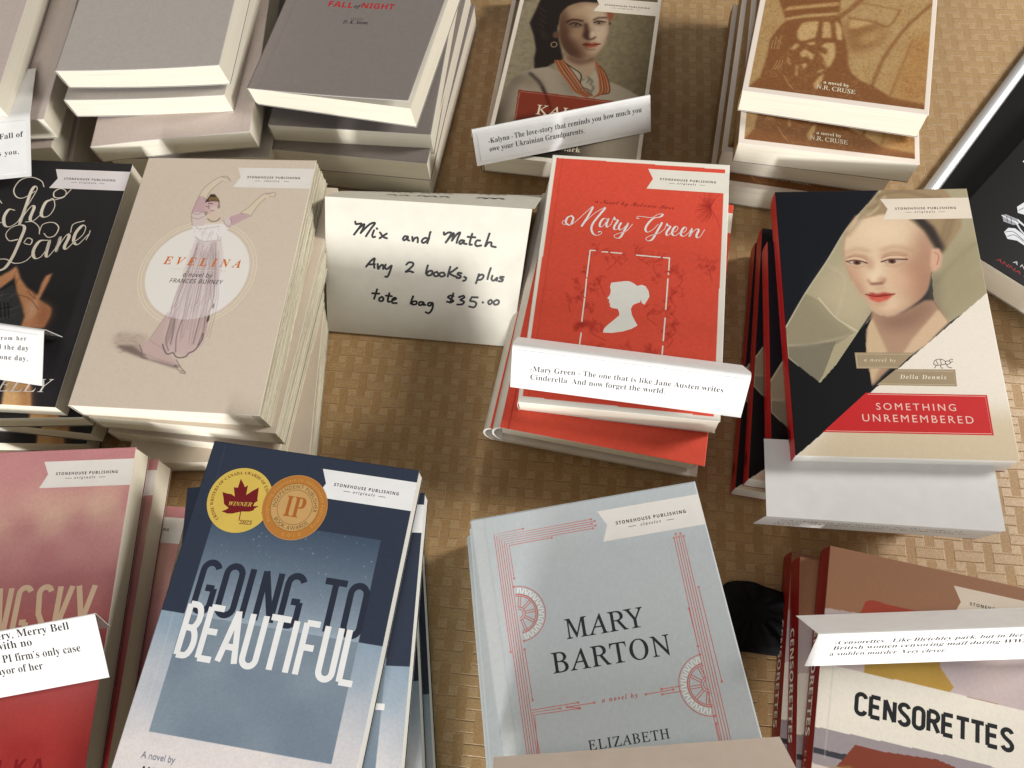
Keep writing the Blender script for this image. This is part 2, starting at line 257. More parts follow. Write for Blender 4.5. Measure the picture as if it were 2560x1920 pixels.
class Ink(G):
    def __init__(s, z=.00002): super().__init__(); s.z = z; s.last = None; s.subs = {}
    def part(s, name):
        if name not in s.subs: s.subs[name] = Ink(s.z)
        return s.subs[name]
    def bump(s, c=None):
        s.z += .0000004 if c is not None and c == s.last else .000004
        s.last = c; return s.z
    def shape(s, uv, c, k=1.15):
        uv = np.asarray(uv)
        a = np.sum(uv[:, 0] * np.roll(uv[:, 1], -1) - uv[:, 1] * np.roll(uv[:, 0], -1))
        if a < 0: uv = uv[::-1]
        z = s.bump(c); s.poly([(x, y, z) for x, y in uv], ink(c, k))
    def disc(s, cx, cy, r, c, n=48, r2=None):
        z = s.bump(c); a = np.linspace(0, 2 * np.pi, n + 1)
        A = [(cx + r * math.cos(t), cy + r * math.sin(t), z) for t in a]
        if r2 is None: s.poly(A[:-1], ink(c))
        else: s.strip(A, [(cx + r2 * math.cos(t), cy + r2 * math.sin(t), z) for t in a], ink(c))
    def ribbon(s, P, w, c, w2=None, smooth=True, n=8, cap=True):
        """a pen stroke; with w2 the down strokes swell to w2"""
        P = catmull(P, n) if smooth else np.asarray(P, float)
        if len(P) < 2: return
        d = np.gradient(P, axis=0) if len(P) > 2 else np.tile(P[1] - P[0], (2, 1))
        L = np.linalg.norm(d, axis=1, keepdims=True); L[L < 1e-12] = 1; d = d / L
        nrm = np.c_[-d[:, 1], d[:, 0]]
        ww = np.full(len(P), w) if w2 is None else w + (w2 - w) * np.clip(-d[:, 1] * 1.25 - .1, 0, 1)
        if w2 is not None and len(ww) > 5: ww = np.convolve(np.pad(ww, 2, mode='edge'), np.ones(5) / 5, 'valid')
        z = s.bump(c); h = (ww / 2)[:, None]; A = P + nrm * h; B = P - nrm * h
        m = ink(c); s.strip([(x, y, z) for x, y in A], [(x, y, z) for x, y in B], m)
        if cap:
            for e, sg in ((0, -1), (-1, 1)):
                z = s.bump(c); r = ww[e] / 2; a0 = math.atan2(d[e][1] * sg, d[e][0] * sg)
                s.poly([(P[e][0] + r * math.cos(a0 + t), P[e][1] + r * math.sin(a0 + t), z) for t in np.linspace(-math.pi / 2, math.pi / 2, 7)], m)
    def text(s, txt, style, c, u0, u1, v, cap, dv=0.0, k=1.15, mode='track', rot=None):
        """txt on a baseline from (u0,v) to u1, capitals cap metres high; u1=None keeps the natural width"""
        sy = cap / cap_h(style); V, F = glyph_mesh(txt, style); sx = sy
        if u1 is not None:
            w = V[:, 0].max() - V[:, 0].min(); want = (u1 - u0)
            if mode == 'wide': sx = sy * min(1.28, want / (w * sy))
            if mode in ('track', 'wide') and w * sx < want and len(txt) > 1:
                V2, _ = glyph_mesh(txt, style, 1.5); w2 = V2[:, 0].max() - V2[:, 0].min()
                V, F = glyph_mesh(txt, style, 1 + .5 * (want / sx - w) / (w2 - w))
            w = V[:, 0].max() - V[:, 0].min(); sx = want / w
        z = s.bump(c); b = len(s.V); x0 = V[:, 0].min(); kk = s.slot(ink(c, k))
        X = u0 + (V[:, 0] - x0) * sx; Y = v + V[:, 1] * sy + dv * (X - u0)
        s.V += [(x, y, z) for x, y in zip(X, Y)]; s.F += [tuple(b + i for i in f) for f in F]; s.M += [kk] * len(F)
    def text_on(s, key, txt, style, c, p0, p1, capxy, **kw):
        q = hmap(key, [p0, p1, capxy]); s.text(txt, style, c, q[0][0], q[1][0], q[0][1], abs(q[2][1] - q[0][1]), dv=(q[1][1] - q[0][1]) / (q[1][0] - q[0][0]), **kw)
    def arc_text(s, txt, style, c, cx, cy, r, a0, a1, cap, inward=False):
        """letters round a circle from angle a0 to a1 (degrees)"""
        sy = cap / cap_h(style); kk = s.slot(ink(c)); ws = []
        for ch in txt:
            if ch == ' ': ws.append(.32); continue
            V, F = glyph_mesh(ch, style); ws.append(V[:, 0].max() - V[:, 0].min() + .1)
        tot = sum(ws); x = 0; z = s.bump(c)
        for ch, w in zip(txt, ws):
            t = math.radians(a0 + (a1 - a0) * (x + w / 2) / tot); x += w
            if ch == ' ': continue
            V, F = glyph_mesh(ch, style); X = (V[:, 0] - (V[:, 0].max() + V[:, 0].min()) / 2) * sy * .92; Y = V[:, 1] * sy
            if inward: rad = r - cap / 2 * 0; ex = (-math.sin(t), math.cos(t)); ey = (-math.cos(t), -math.sin(t)); o = (cx + (r + cap) * math.cos(t), cy + (r + cap) * math.sin(t))
            else: ex = (math.sin(t), -math.cos(t)); ey = (math.cos(t), math.sin(t)); o = (cx + r * math.cos(t), cy + r * math.sin(t))
            b = len(s.V); s.V += [(o[0] + ex[0] * a + ey[0] * d, o[1] + ex[1] * a + ey[1] * d, z) for a, d in zip(X, Y)]
            s.F += [tuple(b + i for i in f) for f in F]; s.M += [kk] * len(F)

# condensed gothic capitals drawn as pen strokes in a box one unit high
def arc(cx, cy, rx, ry, a0, a1, n=10):
    return [(cx + rx * math.cos(math.radians(a0 + (a1 - a0) * i / n)), cy + ry * math.sin(math.radians(a0 + (a1 - a0) * i / n))) for i in range(n + 1)]
def gothic(ch, w):
    r = w / 2; q = min(.26, r * 1.15)
    if ch == 'G': return [arc(r, 1 - q, r, q, 20, 180) + arc(r, q, r, q, 180, 360) + [(w, .48)], [(r * .9, .48), (w, .48)]]
    if ch == 'O': return [arc(r, 1 - q, r, q, 0, 180) + arc(r, q, r, q, 180, 360) + [(w, 1 - q)]]
    if ch == 'C': return [arc(r, 1 - q, r, q, 10, 180) + arc(r, q, r, q, 180, 350)]
    if ch == 'U': return [[(0, 1)] + arc(r, q, r, q, 180, 360) + [(w, 1)]]
    if ch == 'S': return [arc(r, 1 - q, r, q * .98, 15, 190) + [(w * .22, .60), (w * .78, .41)] + arc(r, q, r, q, 10, -165)]
    if ch == 'I': return [[(w / 2, 0), (w / 2, 1)]]
    if ch == 'L': return [[(0, 1), (0, 0)], [(0, 0), (w, 0)]]
    if ch == 'T': return [[(w / 2, 0), (w / 2, 1)], [(-.06, 1), (w + .06, 1)]]
    if ch == 'E': return [[(0, 0), (0, 1)], [(0, 0), (w, 0)], [(0, 1), (w, 1)], [(0, .53), (w * .9, .53)]]
    if ch == 'F': return [[(0, 0), (0, 1)], [(0, 1), (w, 1)], [(0, .53), (w * .9, .53)]]
    if ch == 'N': return [[(0, 0), (0, 1)], [(w, 0), (w, 1)], [(0, 1), (w, 0)]]
    if ch == 'A': return [[(-.03, 0), (r, 1)], [(r, 1), (w + .03, 0)], [(w * .2, .3), (w * .8, .3)]]
    if ch == 'V': return [[(-.03, 1), (r, 0)], [(r, 0), (w + .03, 1)]]
    if ch == 'Y': return [[(-.03, 1), (r, .45)], [(r, .45), (w + .03, 1)], [(r, .45), (r, 0)]]
    if ch == 'K': return [[(0, 0), (0, 1)], [(w, 1), (.04, .42)], [(w * .33, .57), (w + .03, 0)]]
    if ch == 'B': return [[(0, 0), (0, 1)], [(0, 1), (r * .8, 1)] + arc(w * .5, .77, w * .45, .23, 90, -90) + [(0, .54)], [(r, .54)] + arc(w * .5, .27, w * .5, .27, 90, -90) + [(0, 0)]]
    if ch == 'R': return [[(0, 0), (0, 1)], [(0, 1), (r, 1)] + arc(w * .5, .76, w * .5, .24, 90, -90) + [(0, .52)], [(r, .52), (w + .02, 0)]]
    return []
def gothic_text(I, txt, c, u0, v0, pitch, w, hgt, sw, dv=0.0, isp=.55):
    x = 0
    for ch in txt:
        adv = pitch * (isp if ch in 'I ' else 1)
        ww = w * (.2 if ch == 'I' else 1) / hgt
        for P in gothic(ch, ww):
            P = np.array(P) * hgt; P[:, 1] = sw / 2 + P[:, 1] * (hgt - sw) / hgt
            P[:, 0] += u0 + x; P[:, 1] += v0 + dv * x
            I.ribbon(P, sw, c, smooth=False, cap=False)
        x += adv

# ------------------------------------------------------------------ painted covers: colours held per vertex on a fine sheet
class Canvas:
    def __init__(s, W, H, base, res=1900, k=1.15):
        s.W, s.H, s.k = W, H, k; s.nx = int(W * res) + 1; s.ny = int(H * res) + 1; s.res = res
        s.U, s.Vv = np.meshgrid(np.linspace(0, W, s.nx), np.linspace(0, H, s.ny))
        s.C = np.ones((s.ny, s.nx, 3)) * np.array(base, float)
    def blur(s, m, b):
        n = int(b * s.res)
        if n < 1: return m
        for _ in range(3):
            for ax in (0, 1):
                p = np.pad(m, [(n + 1, n) if a == ax else (0, 0) for a in (0, 1)], mode='edge'); cs = np.cumsum(p, axis=ax)
                m = (cs[2 * n + 1:] - cs[:-2 * n - 1]) / (2 * n + 1) if ax == 0 else (cs[:, 2 * n + 1:] - cs[:, :-2 * n - 1]) / (2 * n + 1)
        return m
    def mix(s, m, c, a=1.0):
        m = (m * a)[..., None]; s.C = s.C * (1 - m) + np.array(c, float) * m
    def pmask(s, P):
        P = np.asarray(P); m = np.zeros_like(s.U, bool); j = len(P) - 1
        for i in range(len(P)):
            (xi, yi), (xj, yj) = P[i], P[j]
            if yi != yj: m ^= ((yi > s.Vv) != (yj > s.Vv)) & (s.U < (xj - xi) * (s.Vv - yi) / (yj - yi) + xi)
            j = i
        return m.astype(float)
    def poly(s, P, c, blur=.0, a=1.0, clip=None, smooth=False):
        if smooth: P = catmull(np.vstack([P, P[:1]]), 6)
        m = s.blur(s.pmask(P), max(blur, .0004))
        if clip is not None: m = m * clip
        s.mix(m, c, a)
    def smask(s, P, w):
        P = np.asarray(P); D = np.full(s.U.shape, 1e9)
        lo = P.min(0) - w * 2 - .002; hi = P.max(0) + w * 2 + .002
        i0, i1 = np.clip([int(lo[0] * s.res), int(hi[0] * s.res) + 2], 0, s.nx); j0, j1 = np.clip([int(lo[1] * s.res), int(hi[1] * s.res) + 2], 0, s.ny)
        if i1 <= i0 or j1 <= j0: return np.zeros_like(D)
        U, V = s.U[j0:j1, i0:i1], s.Vv[j0:j1, i0:i1]; d2 = np.full(U.shape, 1e9)
        for a, b in zip(P[:-1], P[1:]):
            ab = b - a; t = np.clip(((U - a[0]) * ab[0] + (V - a[1]) * ab[1]) / (ab @ ab + 1e-15), 0, 1)
            d2 = np.minimum(d2, (U - a[0] - t * ab[0]) ** 2 + (V - a[1] - t * ab[1]) ** 2)
        D[j0:j1, i0:i1] = np.sqrt(d2)
        return np.clip((w / 2 - D) * s.res + .5, 0, 1)
    def stroke(s, P, w, c, blur=0, a=1.0, smooth=True, clip=None):
        m = s.smask(catmull(P, 6) if smooth else P, max(w, .0003)) * min(1, w / .0003 + .0)
        m = s.blur(m, blur) if blur else m
        if clip is not None: m = m * clip
        s.mix(m, c, a)
    def ell(s, c0, rx, ry, c, blur=0, a=1.0, rot=0, clip=None):
        x = s.U - c0[0]; y = s.Vv - c0[1]; cr, sr = math.cos(rot), math.sin(rot)
        d = np.sqrt(((x * cr + y * sr) / rx) ** 2 + ((-x * sr + y * cr) / ry) ** 2)
        m = np.clip((1 - d) * min(rx, ry) * s.res + .5, 0, 1); m = s.blur(m, blur) if blur else m
        if clip is not None: m = m * clip
        s.mix(m, c, a)
    def noise(s, cell, seed=0):
        g = np.random.default_rng(seed); n = (int(s.H / cell) + 3, int(s.W / cell) + 3); r = g.random(n)
        y = s.Vv / cell; x = s.U / cell; j = y.astype(int); i = x.astype(int); fy = y - j; fx = x - i
        fy = fy * fy * (3 - 2 * fy); fx = fx * fx * (3 - 2 * fx)
        return (r[j, i] * (1 - fx) + r[j, i + 1] * fx) * (1 - fy) + (r[j + 1, i] * (1 - fx) + r[j + 1, i + 1] * fx) * fy
    def grain(s, amp, cell=.001, seed=1): s.C = np.clip(s.C * (1 + amp * (s.noise(cell, seed) - .5)[..., None] + amp * .22 * (s.noise(cell * 4, seed + 9) - .5)[..., None]), 0, 255)
    def linear(s):
        v = np.clip(s.C / 255, 0, 1); l = np.where(v <= .04045, v / 12.92, ((v + .055) / 1.055) ** 2.4) * s.k
        return np.minimum(l, .86)
CT = .00034
def cover_mesh(name, W, H, mat=None, canvas=None, zf=None, nx=14, ny=18):
    if canvas is not None: nx, ny = canvas.nx - 1, canvas.ny - 1
    x = np.linspace(0, W, nx + 1); y = np.linspace(0, H, ny + 1); X, Y = np.meshgrid(x, y)
    Z = np.zeros_like(X) if zf is None else zf(X, Y)
    n0 = (nx + 1) * (ny + 1); co = np.c_[X.ravel(), Y.ravel(), Z.ravel()]
    idx = np.arange(n0).reshape(ny + 1, nx + 1)
    q = np.stack([idx[:-1, :-1], idx[:-1, 1:], idx[1:, 1:], idx[1:, :-1]], -1).reshape(-1, 4)
    ring = np.concatenate([idx[0, :], idx[1:, -1], idx[-1, -2::-1], idx[-2:0:-1, 0]]); lo = co[ring] - [0, 0, CT]
    rb = n0 + np.arange(len(ring)); rn = np.roll(ring, -1); rbn = np.roll(rb, -1)
    sk = np.stack([ring, rb, rbn, rn], -1)
    co = np.vstack([co, lo]); fa = np.vstack([q, sk]).astype(np.int32)
    me = bpy.data.meshes.new(name); me.vertices.add(len(co)); me.vertices.foreach_set('co', co.ravel().astype(np.float32))
    me.loops.add(fa.size); me.loops.foreach_set('vertex_index', fa.ravel()); me.polygons.add(len(fa))
    me.polygons.foreach_set('loop_start', np.arange(0, fa.size, 4, dtype=np.int32))
    me.materials.append(art_mat() if canvas is not None else mat); me.materials.append(EDGE)
    mi = np.zeros(len(fa), np.int32); mi[len(q):] = 1; me.polygons.foreach_set('material_index', mi)
    if canvas is not None:
        at = me.color_attributes.new('art', 'FLOAT_COLOR', 'POINT'); c = np.ones((len(co), 4), np.float32)
        c[:n0, :3] = canvas.linear().reshape(-1, 3); at.data.foreach_set('color', c.ravel())
    me.update(calc_edges=True); me.validate(); return me

# ------------------------------------------------------------------ books
def banner(I, W, H, series, c=(226, 218, 211), k=1.15, sc=1.0):
    a = lambda x, y: (W - (.1397 - x) * sc, H - (.2159 - y) * sc)
    I.shape([a(.0768, .2077), (W, a(0, .2077)[1]), (W, a(0, .1888)[1]), a(.0768, .1888), a(.0812, .1984)], c, k)
def banner_text(I, W, H, series, c=(38, 36, 38), sc=1.0):
    a = lambda x, y: (W - (.1397 - x) * sc, H - (.2159 - y) * sc); I = I.part('imprint_lettering')
    I.text('STONEHOUSE PUBLISHING', 'sansb', c, a(.0866, 0)[0], a(.1296, 0)[0], a(0, .1976)[1], .00195 * sc)
    I.text(series, 'serifbi', c, a(.1011 if series == 'classics' else .1000, 0)[0], a(.1135 if series == 'classics' else .1145, 0)[0], a(0, .1945)[1], .0018 * sc)
    for x0, x1 in ((.0937, .0983), (.1170, .1215)):
        I.ribbon([a(x0, .1951), a(x1, .1951)], .00035 * sc, (120, 115, 112), smooth=False, cap=False)
TITLES = {}
def page_block(W, H, Tl, Tr, zf=None, deckle=False, seed=0, inset=.0006, pages=None):
    P_ = pages or PAGES
    g = G(); x0, x1, y0, y1 = .0005, W - inset, .0005, H - .0005; z = zf or (lambda u, v: 0 * u)
    top = lambda u, v: -CT - .00004 + float(z(np.float64(u), np.float64(v)))
    bot = lambda u, v: -(Tl + (Tr - Tl) * u / W) + CT + .00004 + float(z(np.float64(u), np.float64(v)))
    us = np.linspace(x0, x1, 15); vs = np.linspace(y0, y1, 9); rr = random.Random(seed)
    m = P_ if not deckle else DECKLE; nl = 5
    for y, mm in ((y0, P_), (y1, P_)):
        g.strip([(u, y, top(u, y)) for u in us], [(u, y, bot(u, y)) for u in us], mm)
    g.strip([(x0, v, top(x0, v)) for v in vs], [(x0, v, bot(x0, v)) for v in vs], P_)
    for f in (top, bot):
        for a, b in zip(us[:-1], us[1:]): g.strip([(a, v, f(a, v)) for v in vs], [(b, v, f(b, v)) for v in vs], P_)
    if not deckle:
        g.strip([(x1, v, top(x1, v)) for v in vs], [(x1, v, bot(x1, v)) for v in vs], m)
    else:
        n = 42; vv = np.linspace(y0, y1, 60)
        for k in range(n):
            t0, t1 = k / n, (k + .8) / n; off = rr.uniform(-.0002, .0017); jag = RNG.normal(0, .00013, 60); w = rr.uniform(-.0002, .0002)
            e = [x1 - .001 + off + jag[i] + w * math.sin(i * .09 + k) for i in range(60)]
            f0 = lambda u, v: top(min(u, W), v) * (1 - t0) + bot(min(u, W), v) * t0
            f1 = lambda u, v: top(min(u, W), v) * (1 - t1) + bot(min(u, W), v) * t1
            A = [(e[i], v, f0(e[i], v)) for i, v in enumerate(vv)]; B = [(e[i], v, f1(e[i], v)) for i, v in enumerate(vv)]
            g.strip(A, B, m)
            g.strip([(x1 - .006, v, f0(x1 - .006, v)) for v in vv], A, m); g.strip([(x1 - .006, v, f1(x1 - .006, v)) for v in vv], B, m)
            for i in (0, -1): g.poly([(x1 - .006, vv[i], f0(x1 - .006, vv[i])), A[i], B[i], (x1 - .006, vv[i], f1(x1 - .006, vv[i]))], m)
    return g
def frame_matrix(o, ex, ey, base, s=(1, 1)):
    n = Vector(ex).cross(Vector(ey))
    M = Matrix(((ex[0], ey[0], n.x, o[0] - base[0]), (ex[1], ey[1], n.y, o[1] - base[1]), (ex[2], ey[2], n.z, o[2] - base[2]), (0, 0, 0, 1)))
    return M @ Matrix.Diagonal((s[0], s[1], 1, 1))
def shift_mesh(me, zf):
    m2 = me.copy(); n = len(m2.vertices); co = np.empty(n * 3, np.float32); m2.vertices.foreach_get('co', co); co = co.reshape(-1, 3)
    co[:, 2] += zf(co[:, 0], co[:, 1]); m2.vertices.foreach_set('co', co.ravel()); m2.update(); return m2
def book(key, title, label, group, bow=0.0, lift=None, prints=True, spine_ink=None, fr=None):
    o, ex, ey, W, H, Tl, Tr = fr or BOOKS[key]; T = TITLES[title]; n = Vector(ex).cross(Vector(ey))
    c = Vector(o) + Vector(ex) * W / 2 + Vector(ey) * H / 2 - n * (Tl + Tr) / 2
    base = (c.x, c.y, c.z); t = thing('book', label, 'book', base, group)
    bowf = (lambda u, v: -bow * 4 * (u / W) * (1 - u / W)) if bow else None
    Wt, Ht = T['size']; M = frame_matrix(o, ex, ey, base, (W / Wt, H / Ht)); M1 = frame_matrix(o, ex, ey, base)
    allf = None
    if bow or lift: allf = lambda u, v: ((bowf(u, v) if bow else 0) + (lift(u / W, v / H) if lift else 0))
    cm = T['cover'] if not allf else shift_mesh(T['cover'], allf)
    co = put('front_cover', cm, t, M)
    for nm, me in (T['ink'].items() if prints else ()):
        put(nm, me if not allf else shift_mesh(me, allf), co)
    hard = T.get('hard')
    g = page_block(W - (.004 if hard else 0), H, Tl, Tr, bowf, T.get('deckle', False), hash(key) % 1000 if False else sum(map(ord, key)), pages=T.get('pages'))
    if hard:
        for i, (x, y, z) in enumerate(g.V):
            g.V[i] = (x, .004 + y * (H - .008) / H, z * .84 - .0016)
    put('page_block', g.mesh('page_block'), t, M1)
    # spine: a shallow curved shell between the covers
    s = G(); bul = .0062 if hard else .0007; sm = T['spine']; N = 9; inner = .0028 if hard else .0003
    ts = [i / N for i in range(N + 1)]
    X = lambda q: -bul * (math.sin(math.pi * q) ** (.55 if hard else 1)) if 0 < q < 1 else 0.0
    Zl = lambda q: -Tl * q
    th = .0016 if hard else .0004
    for y in (0.0, H):
        s.strip([(X(q), y, Zl(q)) for q in ts], [(X(q) + th, y, -Tl * (q * .9 + .05)) for q in ts], EDGE if hard else sm)
    s.strip([(X(q), 0, Zl(q)) for q in ts], [(X(q), H, Zl(q)) for q in ts], sm)
    s.strip([(X(q) + th, 0, -Tl * (q * .9 + .05)) for q in ts], [(X(q) + th, H, -Tl * (q * .9 + .05)) for q in ts], EDGE)
    so = put('spine', s.mesh('spine', True), t, M1)
    if T.get('spine_text') and prints is not None:
        I = Ink(); T['spine_text'](I, H, Tl)
        g2 = [(-.0010 - z * .3, H - u, -Tl / 2 + v) for u, v, z in I.V]     # (along, up) -> on the spine face, read from the head down
        put('lettering', new_mesh('lettering', g2, I.F, I.mats, I.M), so)
    b = G(); us = np.linspace(0, W, 12); zb = (lambda u: -(Tl + (Tr - Tl) * u / W) + (float(bowf(np.float64(u), 0)) if bow else 0))
    bm = T['back']
    b.strip([(u, 0, zb(u)) for u in us], [(u, H, zb(u)) for u in us], bm)
    for y in (0, H): b.strip([(u, y, zb(u)) for u in us], [(u, y, zb(u) + CT) for u in us], EDGE)
    b.poly([(W, 0, zb(W)), (W, H, zb(W)), (W, H, zb(W) + CT), (W, 0, zb(W) + CT)], EDGE)
    put('back_cover', b.mesh('back_cover'), t, M1)
    return t
# ------------------------------------------------------------------ the covers
def add_title(name, size, cover, ink, spine, back, **kw):
    for v in list(ink.values()): ink.update(v.subs)
    ink = {k: v for k, v in ink.items() if v.F}
    TITLES[name] = dict(size=size, cover=cover, ink={k: v.mesh(k) for k, v in ink.items()}, spine=spine, back=back, **kw)
WH = lambda k: (BOOKS[k][3], BOOKS[k][4])
WHITE = (226, 218, 211)

# -- beige classic with the dancing lady
W, H = WH('EV1'); c = Canvas(W, H, (203, 189, 172)); c.grain(.025, .0012, 3)
e5 = lambda *p: hmap('e5', p); e6 = lambda *p: hmap('e6', p); z6 = lambda *p: hmap('z6', p)
ring = z6((453, 705), (1024, 640), (740, 395), (690, 892)); cc = ring.mean(0); rr = float(np.mean(np.linalg.norm(ring - cc, axis=1)))
th = np.linspace(0, 2 * np.pi, 90)
c.ell(cc, rr, rr, (224, 219, 212))
for k in (1.075, 1.135): c.stroke(np.c_[cc[0] + rr * k * np.cos(th), cc[1] + rr * k * np.sin(th)], .0005, (228, 214, 186))
circ = c.pmask(np.c_[cc[0] + rr * np.cos(th), cc[1] + rr * np.sin(th)])
c.poly(e6((130, 760), (260, 660), (400, 690), (560, 700), (700, 740), (640, 860), (560, 930), (560, 1060), (400, 1000), (250, 930), (140, 870)), (176, 158, 142), .002, .75)
c.poly(e6((180, 880), (420, 880), (560, 960), (700, 1080), (1000, 1120), (1180, 1210), (1090, 1230), (800, 1140), (560, 1065), (300, 960)), (112, 94, 90), .0008, .85)
c.poly(e6((990, 360), (900, 490), (780, 660), (690, 790), (560, 880), (545, 920), (600, 1020), (680, 1080), (1080, 1190), (1120, 1120), (1000, 1000), (960, 700), (1080, 400)), (190, 166, 160), .0006)
for p in (((980, 370), (900, 500), (790, 660), (700, 790)), ((700, 800), (860, 900), (950, 960)), ((620, 1000), (800, 1080), (1060, 1150))): c.stroke(e6(*p), .0004, (150, 128, 124), .0004, .8)
c.poly(z6((722, 475), (700, 530), (660, 640), (620, 760), (590, 860), (555, 930), (540, 1000), (547, 1060), (575, 1100), (625, 1108), (665, 1120), (705, 1095), (760, 1050), (782, 980), (780, 900), (800, 800), (842, 700), (868, 600), (860, 520), (850, 478)), (194, 172, 167), .0006)
for p in (((740, 480), (700, 600), (650, 760), (610, 900)), ((800, 480), (815, 620), (800, 780), (770, 900)), ((690, 640), (680, 760), (660, 880)), ((760, 500), (745, 700), (720, 880))): c.stroke(z6(*p), .0018, (142, 120, 120), .0012, .55)
for p in (((1060, 400), (1000, 600), (950, 800), (990, 960)), ((1220, 440), (1150, 620), (1110, 780), (1100, 980)), ((1480, 430), (1430, 620), (1370, 860)), ((1560, 420), (1530, 640), (1440, 880)), ((1090, 480), (1060, 700), (1020, 860))): c.stroke(e6(*p), .0009, (118, 100, 98), .0005, .75)
c.poly(e6((1060, 440), (1110, 440), (1090, 600), (1000, 820), (960, 900), (940, 820), (1000, 640)), (140, 122, 118), .001, .6)
c.mix(circ * c.pmask(z6((722, 475), (600, 800), (500, 960), (900, 960), (870, 600), (850, 478))), (226, 219, 220), .55)
for p in (((900, 860), (930, 960), (975, 1015), (1060, 995), (1100, 1050), (1170, 1070), (1260, 1050), (1300, 1000), (1380, 965), (1450, 885), (1510, 780), (1525, 700)),): c.stroke(e6(*p), .0008, (88, 72, 72))
c.poly(z6((700, 400), (715, 465), (760, 488), (842, 480), (882, 440), (905, 402), (860, 388), (765, 398)), (228, 220, 217), .0006)
for p in (((715, 462), (760, 487), (850, 480)), ((720, 400), (740, 420), (850, 405)), ((815, 490), (812, 640), (800, 760), (815, 850)), ((823, 490), (828, 640), (815, 800))): c.stroke(z6(*p), .0004, (150, 132, 130), 0, .8)
g = np.random.default_rng(14)
for i in range(46):
    f = g.uniform(0, 1); x0 = 725 + 125 * f; x1 = 600 + 260 * f; x2 = 545 + 235 * f; y2 = g.uniform(820, 1080)
    c.stroke(z6((x0 + g.uniform(-4, 4), g.uniform(490, 560)), (x1 * .5 + x0 * .5, 660), (x1, 800), (x1 * .4 + x2 * .6, y2)), .0003, (128, 106, 104), 0, g.uniform(.25, .6))
for i in range(60):
    x = g.uniform(150, 560); y = g.uniform(690, 1000) ; c.stroke(e6((x, y), (x + 50, y + 6)), .0003, (120, 102, 96), 0, .35)
for i in range(22):
    x = g.uniform(715, 870); y = g.uniform(405, 470); c.stroke(z6((x, y), (x + g.uniform(-16, 16), y + 22)), .0003, (150, 134, 132), 0, .5)
c.ell(z6((815, 840))[0], .0008, .002, (150, 134, 130)); c.ell(z6((787, 910))[0], .0009, .0028, (78, 66, 58))
c.poly(z6((735, 245), (775, 252), (790, 290), (770, 335), (765, 400), (702, 402), (695, 340), (715, 280)), (190, 160, 163), .0005)
c.poly(z6((694, 330), (765, 330), (775, 385), (760, 402), (703, 405)), (206, 190, 186), .0004)
c.poly(z6((735, 245), (758, 205), (798, 168), (848, 138), (900, 136), (908, 156), (868, 156), (838, 178), (798, 215), (778, 250)), (208, 194, 172), .0004)
c.poly(z6((868, 372), (908, 352), (968, 332), (1015, 352), (940, 390), (902, 412)), (190, 160, 163), .0005)
c.poly(z6((868, 368), (905, 352), (918, 405), (888, 415)), (206, 190, 186), .0004)
c.poly(z6((966, 330), (1010, 300), (1060, 252), (1098, 226), (1150, 232), (1140, 246), (1100, 252), (1062, 288), (1018, 350)), (210, 195, 172), .0004)
ol = (128, 108, 100)
for p in (((735, 245), (758, 205), (798, 168), (848, 138), (890, 133), (905, 155)), ((778, 250), (798, 215), (838, 178), (868, 156)), ((735, 245), (760, 246), (790, 285)), ((735, 248), (715, 290), (697, 340), (700, 400)), ((695, 330), (730, 340), (762, 325)), ((695, 355), (730, 365), (765, 350)), ((966, 330), (1010, 300), (1060, 252), (1098, 226), (1130, 228)), ((1018, 350), (1062, 288), (1100, 252)), ((966, 335), (1000, 340), (1018, 352)), ((870, 372), (880, 395), (905, 410)), ((905, 360), (915, 380), (905, 410)), ((1100, 232), (1150, 220), (1150, 242), (1118, 242)), ((470 + 390, 135), (895, 145), (910, 160))): c.stroke(z6(*p), .0004, ol, 0, .85)
c.poly(e5((560, 700), (700, 680), (725, 835), (550, 835)), (206, 188, 168), .0004)
c.ell(e5((610, 645))[0], .0062, .0068, (198, 168, 166), .0004); c.ell(e5((640, 690))[0], .0035, .004, (208, 186, 176), .001)
c.poly(e5((508, 585), (590, 470), (645, 470), (700, 530), (722, 600), (690, 570), (600, 572)), (66, 50, 46), .0003)
for i in range(7): c.stroke(e5((570 + 20 * i, 560), (580 + 18 * i, 515)), .0005, (172, 140, 84))
for p, w in ((((560, 600), (590, 598), (615, 605)), .0007), (((592, 697), (612, 704), (636, 698)), .0005), (((568, 625), (560, 660), (572, 672)), .0004), (((526, 640), (540, 644), (552, 640)), .0005), (((550, 815), (600, 845), (680, 840), (718, 800)), .0006)): c.stroke(e5(*p), w, (80, 58, 60))
for p in (((700, 590), (715, 640), (700, 665), (690, 640), (705, 625)), ((510, 735), (525, 760), (540, 735), (525, 715), (510, 735))): c.stroke(e5(*p), .0005, (90, 72, 60))
for p in (((540, 880), (580, 960), (570, 1060), (670, 1085)), ((545, 880), (600, 1010), (640, 1030)), ((1090, 1180), (1150, 1265), (1240, 1275)), ((1110, 1100), (1180, 1220), (1230, 1280), (1250, 1310), (1160, 1300))): c.stroke(e6(*p), .0005, (110, 92, 88))
B, L = Ink(), Ink(.00006); banner(B, W, H, 'classics'); banner_text(L, W, H, 'classics')
L.text_on('z6', 'EVELINA', 'serifbi', (204, 108, 34), (540, 611), (960, 632), (548, 570))
L.part('author_lettering').text_on('z6', 'a novel by', 'sansi', (62, 55, 55), (648, 679), (808, 686), (652, 657)); L.part('author_lettering').text_on('z6', 'FRANCES BURNEY', 'sansi', (62, 55, 55), (575, 712), (865, 722), (580, 690))
L.ribbon(z6((585, 638), (885, 652)), .0003, (240, 228, 216), smooth=False, cap=False)
BEIGE = pmat('beige_cover', lin((203, 189, 172), 1.15), .45, .3)
